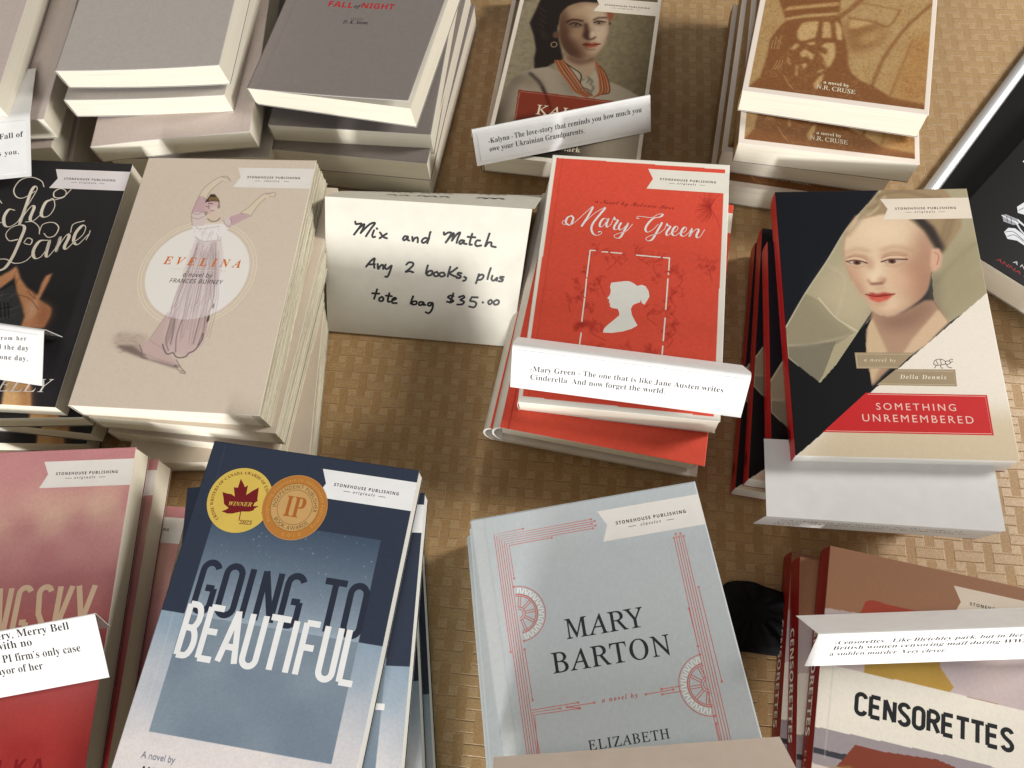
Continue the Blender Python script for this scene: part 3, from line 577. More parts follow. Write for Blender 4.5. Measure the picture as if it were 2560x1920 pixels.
add_title('EV', (W, H), cover_mesh('cover_dancing_lady', W, H, canvas=c), {'banner': B, 'title_lettering': L}, BEIGE, BEIGE, deckle=True)

# -- red novel with the white silhouette
def red_art(W, H, border):
    c = Canvas(W, H, (210, 78, 59), k=1.16); m8 = lambda *p: hmap('m8', p); g = np.random.default_rng(5); d = (150, 40, 34)
    spots = [(300, 620), (420, 650), (530, 690), (660, 610), (740, 690), (830, 680), (920, 770), (980, 800), (800, 840), (970, 960), (900, 1000), (770, 1110), (890, 1140), (930, 1230), (170, 1250), (290, 1235), (130, 900), (180, 960), (270, 930), (310, 860), (230, 780), (100, 1000), (240, 1080), (740, 1430), (560, 1440), (300, 1420), (820, 1500), (880, 1300), (1180, 720), (1260, 740), (1230, 780)]
    for i, p in enumerate(spots):
        for k in range(10):
            a = g.uniform(0, 6.28); rd_ = g.uniform(8, 62); q = hmap('m8', [(p[0] + rd_ * math.cos(a), p[1] + rd_ * math.sin(a))])[0]
            c.ell(q, g.uniform(.0012, .0032), g.uniform(.0006, .0013), d, .0003, g.uniform(.12, .32), rot=g.uniform(0, 3.1))
        if i % 2: c.stroke(m8(p, (p[0] + g.uniform(-60, 60), p[1] + 60), (p[0] + g.uniform(-90, 90), p[1] + 130)), .0007, d, .0003, .5)
    for i in range(60):
        a = g.uniform(1.2, 5.2); r = g.uniform(60, 150)
        c.stroke(m8((1250, 260), (1250 + r * .6 * math.cos(a), 260 + r * .6 * math.sin(a)), (1250 + r * math.cos(a + .2), 260 + r * math.sin(a))), .0005, d, 0, .45)
    c.stroke(m8((1270, 300), (1310, 380), (1330, 440)), .0006, d, 0, .6)
    for x0, y0 in ((170, 1230), (160, 1255), (175, 1275)): c.stroke(m8((130, y0), (200, x0 + 1055), (270, y0 - 10)), .004, d, .0006, .3)
    c.grain(.05, .0015, 5)
    if border:
        b = c.pmask(z8((378, 28), (1209, 86), (1152, 1306), (210, 1206))); c.mix(1 - b, (228, 220, 208))
        c.stroke(z8((345, 12), (160, 1240)), .0006, (205, 196, 182), .0004, .6)
    return c
z8 = lambda *p: hmap('z8', p); m8 = lambda *p: hmap('m8', p)
W, H = WH('MG1'); c = red_art(W, H, True); c.stroke(z8((408, 30), (240, 1206)), .0006, (176, 60, 46), .0003, .6)
B, L, P = Ink(), Ink(.00006), Ink()
banner(B, W, H, 'originals', (228, 220, 208)); banner_text(L, W, H, 'originals')
sil = [(425, 885), (470, 880), (540, 872), (575, 873), (610, 890), (640, 912), (680, 903), (710, 915), (735, 955), (742, 1000), (725, 1030), (712, 1050), (700, 1068), (680, 1055), (668, 1020), (666, 1048), (640, 1055), (605, 1070), (588, 1105), (595, 1150), (620, 1200), (643, 1240), (590, 1270), (520, 1290), (430, 1302), (358, 1300), (362, 1270), (390, 1240), (440, 1200), (492, 1155), (490, 1130), (478, 1102), (430, 1095), (412, 1080), (416, 1062), (404, 1047), (410, 1030), (392, 1012), (414, 985), (421, 955), (415, 918)]
P.shape(m8(*sil), (232, 224, 216))
for seg in (((250, 615), (222, 840)), ((220, 850), (206, 1005)), ((204, 1012), (180, 1210)), ((176, 1300), (158, 1420)), ((247, 616), (296, 619)), ((345, 628), (400, 632)), ((418, 634), (515, 642)), ((632, 656), (835, 675)), ((852, 677), (912, 681)), ((908, 679), (902, 785)), ((900, 802), (899, 820)), ((896, 850), (877, 1110)), ((872, 1175), (856, 1370)), ((853, 1408), (847, 1485))):
    P.ribbon(m8(*seg), .0010, (232, 224, 214), smooth=False, cap=False)
S_ = lambda *p: L.ribbon(m8(*p), .00045, (236, 228, 220), .0016)
for p in ([(30, 405), (18, 385), (40, 368), (62, 390)][:0], [(45, 402), (22, 398), (20, 378), (38, 370)], [(45, 402), (90, 405), (150, 360), (215, 300), (272, 255), (235, 330), (180, 415)], [(95, 330), (62, 345), (48, 385), (75, 408)], [(95, 330), (110, 350), (95, 395)], [(180, 415), (240, 350), (300, 300), (375, 262), (330, 320), (275, 390), (260, 440), (278, 482), (312, 492), (345, 475), (338, 460), (318, 465)], [(398, 366), (365, 352), (335, 385), (330, 418), (350, 420), (380, 385), (402, 352), (385, 400), (392, 425), (425, 398)], [(425, 398), (448, 342), (455, 362), (480, 368), (452, 415), (450, 443), (478, 438), (505, 400)], [(505, 392), (488, 425), (498, 447), (530, 430), (565, 390), (535, 450), (500, 508), (465, 515), (448, 495), (480, 478), (550, 455), (602, 400)],
          [(655, 352), (638, 352), (645, 335), (690, 338), (760, 345), (815, 318), (852, 318), (830, 340), (775, 352), (730, 395), (708, 440), (725, 466), (770, 445), (815, 400)], [(845, 390), (800, 470), (765, 525), (730, 538), (712, 518), (750, 495), (820, 475), (868, 440)], [(868, 440), (885, 395), (892, 412), (915, 420), (885, 465), (885, 492), (908, 485), (930, 460)], [(930, 470), (965, 455), (978, 428), (960, 418), (935, 450), (932, 485), (955, 495), (995, 470)], [(995, 475), (1035, 462), (1050, 435), (1032, 426), (1008, 458), (1004, 490), (1028, 500), (1070, 470)], [(1070, 470), (1092, 435), (1085, 475), (1072, 505), (1098, 468), (1135, 440), (1150, 452), (1132, 490), (1138, 513), (1165, 500), (1200, 445)]): 
    if len(p) > 1: S_(*p)
L.part('author_lettering').text_on('m8', 'a Novel by Melanie Kerr', 'script', (160, 52, 42), (290, 222), (945, 278), (300, 190))
REDM = pmat('red_cover', lin((200, 68, 52), 1.15), .42, .3); CREAMM = pmat('cream_cover', lin((226, 218, 205), 1.1), .5, .3)
add_title('MG', (W, H), cover_mesh('cover_silhouette', W, H, canvas=c), {'banner': B, 'title_lettering': L, 'print': P}, CREAMM, CREAMM)
W, H = .1465, .222; c = red_art(W, H, False); B = Ink(); banner(B, W, H, 'originals', (228, 220, 208))
c.stroke(np.array([(.006, 0), (.006, H)]), .0010, (150, 44, 36), .0004, .6)
add_title('MGH', (W, H), cover_mesh('cover_red_jacket', W, H, canvas=c), {'banner': B}, CREAMM, CREAMM, hard=True)

# -- portrait novel, navy and cream, a plain headscarfed woman
W, H = WH('SU1'); r1 = lambda *p: hmap('r1', p); s7 = lambda *p: hmap('s7', p)
c = Canvas(W, H, (15, 18, 25))
tri = c.pmask(r1((375, 1266), (1237, 530), (1290, 500), (1420, 1290))); up = 1 - tri
c.poly(r1((760, 58), (700, 130), (605, 240), (520, 380), (420, 530), (332, 680), (345, 822), (488, 932), (560, 850), (660, 700), (720, 612), (760, 640), (990, 430), (1000, 560), (1070, 660), (1250, 540), (1150, 40)), (160, 150, 122), .0003, clip=up)
c.poly(r1((420, 530), (332, 680), (345, 770), (560, 760), (640, 710), (480, 560)), (134, 125, 102), .0005, .85, up)
c.poly(r1((345, 770), (560, 745), (500, 900), (480, 930), (345, 822)), (112, 106, 90), .0005, .9, up)
c.poly(r1((600, 360), (700, 480), (720, 610), (640, 690), (470, 540)), (182, 168, 140), .006, .7, up)
c.stroke(r1((480, 550), (560, 640), (655, 700)), .0008, (204, 194, 168), .0003, .9, clip=up); c.stroke(r1((700, 130), (605, 240), (520, 380), (420, 530), (334, 680)), .0009, (196, 188, 162), .0004, .8, clip=up); c.stroke(r1((520, 400), (600, 470), (560, 640)), .0012, (184, 174, 148), .0008, .6, clip=up); c.stroke(r1((345, 820), (488, 930), (560, 850), (660, 700)), .0008, (190, 182, 158), .0003, .8, clip=up); c.stroke(r1((1010, 480), (1100, 380), (1190, 300)), .0018, (112, 104, 84), .0012, .7, clip=up); c.stroke(r1((1040, 600), (1120, 480), (1220, 400)), .0018, (178, 168, 140), .0012, .7, clip=up); c.stroke(r1((335, 765), (450, 760), (640, 715)), .0007, (205, 194, 168), .0006, .6, clip=up)
c.poly(r1((1000, 440), (1100, 300), (1180, 260), (1240, 520), (1070, 660), (1000, 560)), (146, 136, 108), .006, .8, up)
c.poly(r1((985, 420), (1010, 470), (1000, 560), (1060, 655), (1010, 620), (975, 540)), (70, 60, 54), .004, .7, up)
c.poly(r1((722, 600), (760, 632), (860, 615), (960, 560), (1000, 560), (1065, 655), (960, 760), (800, 870), (722, 950), (700, 760)), (164, 132, 108), .001, 1, up)
c.poly(r1((735, 615), (800, 640), (900, 615), (980, 530), (990, 600), (900, 680), (780, 690)), (112, 80, 66), .005, .8, up)
c.poly(r1((700, 660), (722, 640), (790, 790), (740, 900), (720, 950), (690, 780)), (190, 164, 132), .001, 1, up); c.poly(r1((1020, 600), (1070, 660), (960, 770), (830, 850), (900, 740)), (196, 168, 138), .001, 1, up)
c.poly(r1((345, 822), (488, 932), (560, 850), (660, 700), (722, 640), (692, 700), (695, 800), (722, 950), (380, 1262), (330, 1000)), (14, 15, 17), .0005, 1, up)
# head: soft oval face, three-quarter view, eyes lowered
face = r1((650, 180), (780, 150), (900, 172), (975, 250), (1000, 350), (985, 450), (960, 530), (880, 600), (800, 632), (735, 612), (680, 545), (632, 470), (604, 400), (594, 330), (608, 250))
fm = c.blur(c.pmask(catmull(np.vstack([face, face[:1]]), 6)), .0006) * up; c.mix(fm, (208, 182, 152))
for q, rx, ry, col, bl, al in (((925, 470), .013, .022, (158, 112, 88), .007, .85), ((965, 330), .008, .022, (150, 106, 86), .006, .8), ((640, 470), .006, .016, (172, 128, 102), .004, .8), ((770, 250), .020, .012, (220, 198, 168), .006, .8), ((735, 440), .0035, .014, (226, 204, 176), .003, .8), ((850, 470), .008, .008, (212, 176, 146), .005, .7), ((672, 470), .005, .007, (210, 176, 146), .004, .6), ((770, 600), .009, .004, (222, 196, 164), .003, .8), ((755, 505), .005, .003, (176, 138, 112), .002, .6), ((760, 575), .005, .0022, (168, 128, 104), .0018, .7), ((655, 372), .0075, .004, (184, 146, 120), .002, .75), ((820, 362), .010, .0045, (184, 146, 120), .002, .75), ((712, 395), .003, .006, (172, 130, 106), .002, .7), ((765, 470), .003, .003, (180, 136, 112), .0015, .7)): c.ell(r1(q)[0], rx, ry, col, bl, al, clip=fm)
c.stroke(r1((640, 480), (690, 560), (750, 622), (850, 620), (950, 555), (990, 440)), .004, (140, 98, 78), .0032, .75, clip=fm)
for p, w, col, bl, al in ((((702, 468), (716, 484), (740, 488)), .0010, (132, 84, 68), .0006, .8), (((745, 489), (772, 480), (780, 464)), .0010, (140, 92, 76), .0006, .8), (((718, 487), (740, 485), (768, 483)), .0014, (104, 58, 48), .0007, .8), (((612, 368), (645, 356), (695, 364)), .0010, (146, 106, 86), .0006, .7), (((772, 360), (815, 346), (876, 352)), .0010, (146, 106, 86), .0006, .7), (((608, 384), (628, 394), (660, 397), (696, 388)), .0010, (84, 54, 44), .0004, .95), (((768, 382), (790, 391), (825, 390), (872, 372)), .0010, (84, 54, 44), .0004, .95), (((600, 346), (650, 330), (705, 338)), .0030, (176, 140, 112), .0012, .6), (((765, 334), (830, 318), (905, 336)), .0032, (176, 140, 112), .0012, .6), (((618, 404), (655, 412), (692, 402)), .0012, (176, 134, 110), .0008, .7), (((782, 402), (825, 406), (872, 388)), .0012, (174, 132, 108), .0008, .7)):
    c.stroke(r1(*p), w, col, bl, al, clip=fm)
for scl, iris, lid, lash in ((((610, 385), (640, 380), (672, 384), (697, 392), (672, 402), (638, 401)), (654, 391), ((606, 378), (638, 364), (676, 367), (700, 388), (672, 384), (640, 380), (612, 385)), ((606, 386), (640, 380), (672, 384), (699, 393))),
        (((768, 386), (800, 376), (836, 375), (872, 380), (840, 393), (800, 396)), (812, 385), ((764, 378), (796, 360), (840, 357), (878, 372), (838, 375), (800, 376), (768, 386)), ((764, 387), (800, 376), (836, 375), (880, 376)))):
    c.poly(r1(*scl), (190, 166, 146), .0003, .9, fm); c.ell(r1(iris)[0], .0027, .0019, (92, 56, 44), .0003, .95, clip=fm); c.ell(r1(iris)[0], .0011, .0010, (34, 22, 20), 0, .95, clip=fm)
    c.poly(r1(*lid), (206, 174, 146), .0003, 1, fm); c.stroke(r1(*lash), .0011, (72, 46, 38), .0003, .9, clip=fm)
    c.stroke(r1(*[(x, y - 17) for x, y in lash]), .0009, (158, 118, 96), .0005, .7, clip=fm)
c.stroke(r1((650, 180), (608, 250), (594, 330), (606, 400), (632, 470)), .0012, (160, 128, 100), .0008, .7, clip=up)
c.poly(r1((694, 534), (720, 526), (745, 532), (775, 525), (822, 533), (790, 546), (745, 546)), (150, 50, 42), .0006); c.poly(r1((698, 537), (745, 543), (818, 534), (792, 558), (752, 569), (716, 558)), (184, 74, 60), .0007); c.ell(r1((758, 555))[0], .004, .0012, (206, 106, 90), .001, .7)
c.stroke(r1((692, 534), (745, 543), (824, 532)), .0008, (104, 28, 26), .0004)
# a plain knotted scarf over the hair
c.poly(r1((650, 200), (700, 130), (760, 60), (880, 40), (1050, 60), (1125, 160), (1125, 230), (1060, 330), (1030, 360), (1005, 330), (960, 250), (880, 190), (770, 172)), (150, 128, 98), .0007, 1, up)
c.poly(r1((900, 185), (960, 250), (1010, 330), (1035, 350), (1050, 320), (1000, 230), (930, 170)), (40, 34, 34), .0012, .9, up)
for p in (((760, 62), (690, 160), (625, 260)), ((740, 110), (680, 190), (640, 230)), ((780, 90), (740, 150), (700, 180))): c.stroke(r1(*p), .0012, (206, 194, 164), .0006, .8, clip=up)
for p in (((750, 90), (680, 180), (610, 270)), ((700, 150), (800, 110), (900, 110)), ((740, 90), (860, 70), (1000, 100)), ((1090, 120), (1080, 220), (1040, 320)), ((1020, 90), (1060, 180), (1030, 290))): c.stroke(r1(*p), .0016, (104, 86, 64), .0012, .7, clip=up)
c.poly(r1((990, 330), (1025, 325), (1040, 360), (1030, 410), (1000, 435), (984, 400)), (200, 158, 134), .0006, 1, up); c.stroke(r1((1005, 345), (1022, 360), (1015, 400)), .0008, (150, 104, 84), .0005, .8)
c.mix(tri, (220, 211, 198)); c.mix(c.blur(tri * (c.Vv < .034), .006) * tri, (196, 178, 148), .85)
c.grain(.03, .0008, 12)
P, B, L = Ink(), Ink(.00004), Ink(.00006); banner(B, W, H, 'originals', (218, 206, 190)); banner_text(L, W, H, 'originals')
for q in (((643, 796), (908, 797), (836, 868), (652, 868)), ((830, 871), (1097, 873), (1105, 949), (742, 943))): P.shape(r1(*q), (152, 134, 106))
for q in (((649, 803), (903, 804)), ((649, 803), (657, 862)), ((657, 862), (838, 862)), ((832, 879), (1091, 881), (1098, 942), (752, 937))): P.ribbon(r1(*q), .0003, (196, 182, 156), smooth=False, cap=False)
P.shape(r1((694, 978), (1240, 988), (1271, 1170), (500, 1155)), (190, 38, 40)); P.ribbon(r1((702, 984), (1232, 994), (1262, 1163), (514, 1149)), .0004, (232, 170, 158), smooth=False, cap=False)
L.part('author_lettering').text_on('r1', 'a novel by', 'serifi', (226, 214, 192), (686, 836), (830, 840), (690, 820), mode='track'); L.part('author_lettering').text_on('r1', 'Della Dennis', 'serifbi', (232, 220, 200), (848, 914), (1058, 917), (850, 896))
L.text_on('r1', 'SOMETHING', 'sans', (236, 190, 178), (742, 1054), (1102, 1060), (744, 1024)); L.text_on('r1', 'UNREMEMBERED', 'sans', (236, 190, 178), (680, 1106), (1182, 1117), (682, 1074))
bk = (60, 54, 48)
for p in ([(1000, 850), (1005, 832), (1030, 826), (1052, 836), (1050, 848), (1020, 854), (1000, 850)], [(1052, 838), (1066, 834), (1076, 842), (1064, 850), (1050, 848)], [(1068, 834), (1080, 826), (1086, 828)], [(1074, 842), (1086, 836)], [(1012, 852), (1004, 866)], [(1030, 853), (1034, 866), (1042, 866)], [(1056, 850), (1066, 862), (1082, 866)], [(1010, 832), (1020, 850)], [(1030, 828), (1034, 850)]): P.ribbon(r1(*p), .0004, bk)
SPRED = pmat('dark_red_spine', lin((176, 30, 32), 1.1), .4, .35); NAVY = pmat('navy_back', lin((24, 28, 36), 1.1), .45, .3)
def su_spine(I, H, T):
    I.text('SOMETHING UNREMEMBERED', 'sans', (214, 120, 112), .038, .128, -.0014, .0030); I.text('Della Dennis', 'serifi', (214, 120, 112), .139, .168, -.0012, .0028)
    I.shape(np.array([(.192, -.002), (.196, .003), (.202, .003), (.204, -.002), (.198, -.003)]), (90, 10, 14))
add_title('SU', (W, H), cover_mesh('cover_headscarf', W, H, canvas=c), {'banner': B, 'title_lettering': L, 'print': P}, SPRED, pmat('red_back', lin((176, 36, 36), 1.1), .45, .3), spine_text=su_spine, pages=WPAGES)

# -- portrait novel with red necklaces
W, H = WH('KA1'); k3 = lambda *p: hmap('k3', p); z3 = lambda *p: hmap('z3', p)
c = Canvas(W, H, (150, 138, 112), k=.86)
c.mix(np.clip((c.U - .03) / .11, 0, 1) ** 1.2, (112, 98, 70), .9); c.mix(np.clip((.07 - c.Vv) / .06, 0, 1), (150, 140, 120), .6); c.grain(.14, .003, 2)
c.poly(k3((380, 0), (620, -20), (555, 130), (465, 320), (525, 500), (552, 680), (525, 800), (530, 950), (690, 930), (800, 870), (930, 820), (880, 600), (850, 400), (900, 200), (1000, 100), (1200, 45), (1460, 30), (1560, 60), (1500, -400), (900, -500), (640, -200)), (40, 32, 29), .0008)
c.poly(k3((600, 380), (700, 500), (720, 560), (650, 520)), (74, 56, 46), .002, .7)
for i in range(26): q = k3((600 + 14 * (i % 7) + 5 * i % 11, 100 + 11 * i))[0]; c.ell(q, .0004, .0005, (112, 96, 84), 0, .5)
c.poly(k3((1430, 20), (1560, 60), (1625, 120), (1622, 230), (1560, 310), (1530, 210), (1480, 90)), (150, 82, 60), .0008); c.ell(k3((1565, 325))[0], .0016, .0022, (60, 40, 32), .0008)
face = k3((880, 300), (905, 190), (1010, 80), (1200, 28), (1400, 50), (1500, 110), (1540, 220), (1560, 330), (1556, 440), (1530, 520), (1500, 620), (1440, 705), (1380, 765), (1280, 805), (1170, 822), (1070, 790), (970, 720), (905, 610), (868, 470))
c.poly(k3((960, 730), (1180, 815), (1385, 760), (1372, 950), (1300, 1090), (1200, 1090), (1050, 930), (930, 840)), (176, 150, 122), .0008)
c.poly(k3((950, 720), (1180, 830), (1390, 765), (1380, 840), (1150, 900), (1000, 840)), (98, 68, 52), .0025, .85)
fm = c.blur(c.pmask(catmull(np.vstack([face, face[:1]]), 6)), .0007); c.mix(fm, (158, 126, 98))
c.poly(k3((1200, 60), (1450, 70), (1540, 220), (1556, 430), (1500, 610), (1400, 720), (1300, 740), (1310, 540), (1320, 400), (1270, 250)), (206, 180, 152), .003, .95, fm)
c.poly(k3((850, 200), (930, 260), (1010, 360), (1040, 470), (1100, 600), (1190, 690), (1220, 850), (950, 800), (840, 600)), (82, 54, 40), .0042, .95, fm)
c.poly(k3((860, 150), (960, 120), (1000, 260), (900, 420)), (92, 62, 46), .003, .8, fm)
c.ell(k3((1190, 160))[0], .011, .007, (194, 166, 134), .004, .85, clip=fm); c.ell(k3((1100, 480))[0], .005, .0055, (172, 138, 106), .003, .85, clip=fm)
c.poly(k3((1215, 310), (1265, 330), (1285, 420), (1300, 500), (1290, 545), (1230, 545), (1195, 500), (1220, 410)), (62, 38, 30), .0014, .9, fm)
c.ell(k3((1335, 480))[0], .0022, .0040, (222, 198, 172), .0012, .8, clip=fm); c.ell(k3((1440, 470))[0], .0045, .006, (216, 190, 164), .003, .7, clip=fm)
for q, rx, ry in (((1100, 335), .0056, .0032), ((1425, 312), .0050, .0028)): c.ell(k3(q)[0], rx, ry, (88, 60, 46), .0016, .85, clip=fm)
for p, w, col, bl, al in ((((980, 305), (1040, 276), (1110, 272), (1195, 290)), .0024, (46, 31, 24), .0007, .85), (((1350, 276), (1420, 246), (1530, 244)), .0020, (58, 40, 30), .0007, .8), (((1015, 338), (1090, 314), (1185, 348)), .0014, (34, 22, 18), .0005, .9), (((1355, 312), (1420, 290), (1512, 306)), .0014, (38, 24, 18), .0005, .9), (((1040, 364), (1110, 374), (1180, 358)), .0010, (80, 54, 42), .0006, .7), (((1250, 530), (1290, 548), (1345, 532), (1372, 512)), .0018, (70, 42, 32), .0008, .85)): c.stroke(k3(*p), w, col, bl, al)
for q in ((1104, 343), (1420, 319)): c.ell(k3(q)[0], .0022, .0011, (150, 134, 118), .0005, .8); c.ell(k3(q)[0], .0012, .0012, (40, 30, 26), .0004)
c.poly(k3((1200, 612), (1262, 582), (1320, 594), (1370, 582), (1440, 606), (1385, 646), (1300, 666), (1230, 642)), (168, 90, 68), .0009); c.poly(k3((1190, 612), (1260, 580), (1295, 620), (1250, 655)), (92, 48, 36), .0014, .85); c.stroke(k3((1200, 618), (1270, 616), (1330, 622), (1440, 606)), .0012, (78, 36, 28), .0005)
c.ell(k3((1325, 715))[0], .005, .003, (190, 160, 132), .002, .7, clip=fm); c.stroke(k3((1240, 670), (1300, 690), (1370, 675)), .0016, (110, 76, 58), .001, .7, clip=fm)
c.ell(k3((830, 480))[0], .003, .0046, (104, 72, 56), .001); th2 = np.linspace(0, 6.3, 24); q = k3((802, 615))[0]; c.stroke(np.c_[q[0] + .0027 * np.cos(th2), q[1] + .0033 * np.sin(th2)], .0007, (186, 158, 120))
coat = k3((-80, 1600), (60, 1400), (130, 1230), (220, 1080), (380, 985), (560, 945), (720, 925), (900, 1000), (1180, 1130), (1300, 1210), (1520, 1110), (1700, 1180), (1850, 1255), (1960, 1320), (2040, 1400), (2060, 2700), (-200, 2700))
cm = c.blur(c.pmask(coat), .0008); c.mix(cm, (170, 156, 136))
c.poly(k3((-80, 1600), (60, 1400), (130, 1230), (215, 1085), (330, 1020), (420, 1060), (300, 1120), (220, 1200), (170, 1340), (120, 1560), (60, 2400), (-150, 2400)), (64, 54, 44), .005, .9, cm)
c.poly(k3((330, 1100), (520, 1060), (600, 1180), (460, 1200)), (118, 100, 78), .005, .7, cm); c.stroke(k3((470, 1010), (610, 1150), (690, 1320), (750, 1500)), .0028, (44, 36, 30), .0012, .9, clip=cm)
c.poly(k3((820, 960), (1050, 1100), (1200, 1300), (1000, 1300)), (128, 114, 96), .004, .6, cm); c.poly(k3((250, 2000), (1100, 1700), (1300, 2700), (0, 2700)), (40, 36, 32), .01, .9, cm)
c.poly(k3((930, 850), (1170, 1010), (1180, 1130), (1300, 1050), (1370, 950), (1460, 1150), (1420, 1330), (1250, 1290), (1080, 1150)), (178, 164, 142), .0008)
c.stroke(k3((930, 850), (1060, 940), (1150, 1000), (1178, 1050), (1165, 1140)), .0012, (52, 50, 40), .0003)
for q in ((1310, 1090), (1330, 1180), (1270, 1060)): c.stroke(k3(q, (q[0] + 20, q[1] + 40), (q[0] - 10, q[1] + 80)), .0012, (84, 76, 64), .0006)
for i in range(8):
    o = i * 22; col = ((176, 104, 62), (128, 70, 46), (196, 124, 78), (104, 60, 42))[i % 4]
    c.stroke(k3((815 + o * .75, 835), (880 + o * 1.1, 980), (985 + o * 1.05, 1120), (1090 + o * .95, 1260), (1250 + o * .5, 1345 - i * 4)), .0012, col, .0002)
    c.stroke(k3((1375 + o * .35, 850 + i * 8), (1410 + o * .6, 1000), (1430 + o * .85, 1150), (1425 + o * .9, 1280), (1350 + o * .7, 1345 - i * 6)), .0012, col, .0002)
for i in range(3): c.stroke(k3((1330, 1330 - 30 * i), (1250, 1240 - 10 * i), (1180, 1180 + 20 * i)), .0009, (120, 96, 78), .0003)
box = k3((310, 1238), (1640, 1398), (1600, 1900), (220, 1900)); c.poly(box, (140, 50, 30), .0003, .9); c.poly(k3((250, 1650), (1000, 1560), (1100, 1900), (220, 1900)), (30, 16, 14), .004, .8)
c.stroke(k3((260, 1700), (330, 1262), (1640, 1420)), .0004, (206, 160, 138), 0, 1, smooth=False)
c.stroke(k3((640, 1200), (700, 1340), (750, 1500)), .0016, (60, 20, 14), .0008, .6)
b = ((c.U > .0040) & (c.U < W - .0036) & (c.Vv > .0046)).astype(float); c.mix(1 - b, (248, 238, 222)); c.grain(.06, .0007, 8)
B, L = Ink(), Ink(.00006); banner(B, W, H, 'originals', (222, 212, 196)); banner_text(L, W, H, 'originals')
L.text_on('k3', 'KALYNA', 'roman', (226, 210, 184), (545, 1576), (1600, 1700), (570, 1445)); L.part('author_lettering').text_on('z3', 'Pam Clark', 'serifb', (222, 210, 188), (560, 1135), (892, 1172), (562, 1098))
add_title('KA', (W, H), cover_mesh('cover_necklace', W, H, canvas=c), {'banner': B, 'title_lettering': L}, pmat('russet_spine', lin((150, 70, 50), 1.0), .45, .3), CREAMM)

# -- sepia novel, figure printed upside down
W, H = WH('NR1'); n4 = lambda *p: hmap('n4', p)
c = Canvas(W, H, (174, 147, 104)); br = (116, 71, 40); c.mix(c.noise(.014, 4), (160, 124, 78), .6); c.mix((c.noise(.004, 6) > .62).astype(float), (166, 132, 84), .35)
def dab(p, col, b=.0008, a=1.0): c.poly(n4(*p), col, b, a)
dab(((130, 925), (255, 820), (320, 620), (355, 470), (360, 420), (440, 310), (520, 230), (1110, 180), (1140, 330), (1180, 480), (1200, 700), (1230, 780), (1330, 860), (1470, 920), (1640, 1030), (2010, 1110), (2010, 1200), (130, 1000)), br, .0010)
dab(((1150, 240), (1320, 220), (1580, 270), (1560, 420), (1420, 520), (1200, 560), (1180, 420)), br, .004, .75)
dab(((1230, 200), (1360, 210), (1470, 240), (1300, 300), (1190, 300)), (186, 154, 106), .0012); dab(((1320, 400), (1450, 330), (1580, 300), (1500, 420), (1380, 470), (1290, 440)), (176, 142, 94), .003)
dab(((455, -10), (500, 130), (540, 240), (1100, 180), (1115, -10)), br, .0008); dab(((500, 120), (560, 70), (1090, 20), (1100, 60), (620, 100)), (184, 150, 100), .001, .9); dab(((520, 190), (760, 150), (1080, 130), (1100, 160), (700, 190), (540, 215)), (186, 154, 106), .001, .9)
for q in (((652, 330), (700, 250), (770, 228), (882, 228), (862, 330), (850, 395), (760, 425), (690, 436), (652, 405)), ((930, 232), (1000, 236), (1012, 330), (1012, 402), (912, 402)), ((1058, 225), (1100, 250), (1130, 320), (1128, 430), (1080, 420), (1062, 340)), ((680, 560), (735, 522), (800, 560), (832, 585), (812, 640), (760, 600), (700, 610)), ((900, 490), (960, 455), (1045, 455), (1058, 520), (1052, 600), (1010, 690), (975, 720), (930, 680), (905, 600), (860, 545), (910, 560), (960, 590), (975, 520)), ((570, 520), (640, 460), (680, 480), (620, 530)), ((700, 690), (735, 665), (755, 700), (720, 730)), ((860, 760), (930, 730), (935, 745), (880, 775)), ((540, 620), (560, 615), (580, 690), (565, 690)), ((640, 690), (660, 700), (650, 800), (632, 810)), ((820, 900), (880, 820), (935, 785), (920, 850), (850, 960)), ((750, 460), (830, 440), (850, 470), (790, 480))): dab(q, (192, 162, 114), .0009, .95)
dab(((860, 540), (900, 640), (980, 720), (940, 640), (900, 560)), br, .0006, .9); dab(((720, 560), (780, 590), (770, 610)), br, .0008, .7)
for x in (400, 430, 460, 480): c.stroke(n4((x, 380 + x % 60), (x - 10, 450), (x - 25, 520)), .0005, (190, 158, 108), .0002, .8)
for x in (440, 470, 500): c.stroke(n4((x, 640), (x - 20, 690), (x - 60, 740)), .0005, (190, 158, 108), .0002, .8)
c.stroke(n4((510, 800), (550, 880), (620, 960)), .0006, (190, 150, 104), .0002, .8)
for p, w in ((((1440, 930), (1560, 640), (1700, 430), (1850, 250), (2090, 40)), .0028), (((1100, 175), (1200, 110), (1340, -10)), .0046), (((1640, 1020), (1760, 720), (1880, 430)), .0014), (((1200, 190), (1450, 230), (1620, 280), (1750, 110)), .0016), (((1350, 30), (1600, 80), (1750, 110)), .0010)): c.stroke(n4(*p), w, br, .0010, .75)
dab(((1760, 720), (1880, 430), (2090, 300), (2040, 1080), (1680, 1050)), (160, 112, 62), .004, .7)
g = np.random.default_rng(3)
for i in range(110):
    x, y = g.uniform(150, 2060), g.uniform(0, 1000); c.stroke(n4((x, y), (x + g.uniform(-20, 40), y + g.uniform(-14, 14))), .0004, (96, 60, 30), 0, .6)
c.mix((c.Vv > .128).astype(float) * (c.noise(.02, 8) > .5), br, .7)
c.mix(((c.noise(.0016, 31) > .66) & (c.noise(.010, 32) > .5)).astype(float), (172, 136, 88), .2); c.mix(((c.noise(.0013, 33) > .70) & (c.noise(.012, 34) > .45)).astype(float), (104, 62, 30), .18); c.grain(.26, .0005, 4); c.C = c.C * .80 + np.array((152, 116, 72.)) * .20
b = ((c.U > .0043) & (c.U < W - .0032) & (c.Vv > .0052)).astype(float); c.mix(1 - b, (224, 212, 200))
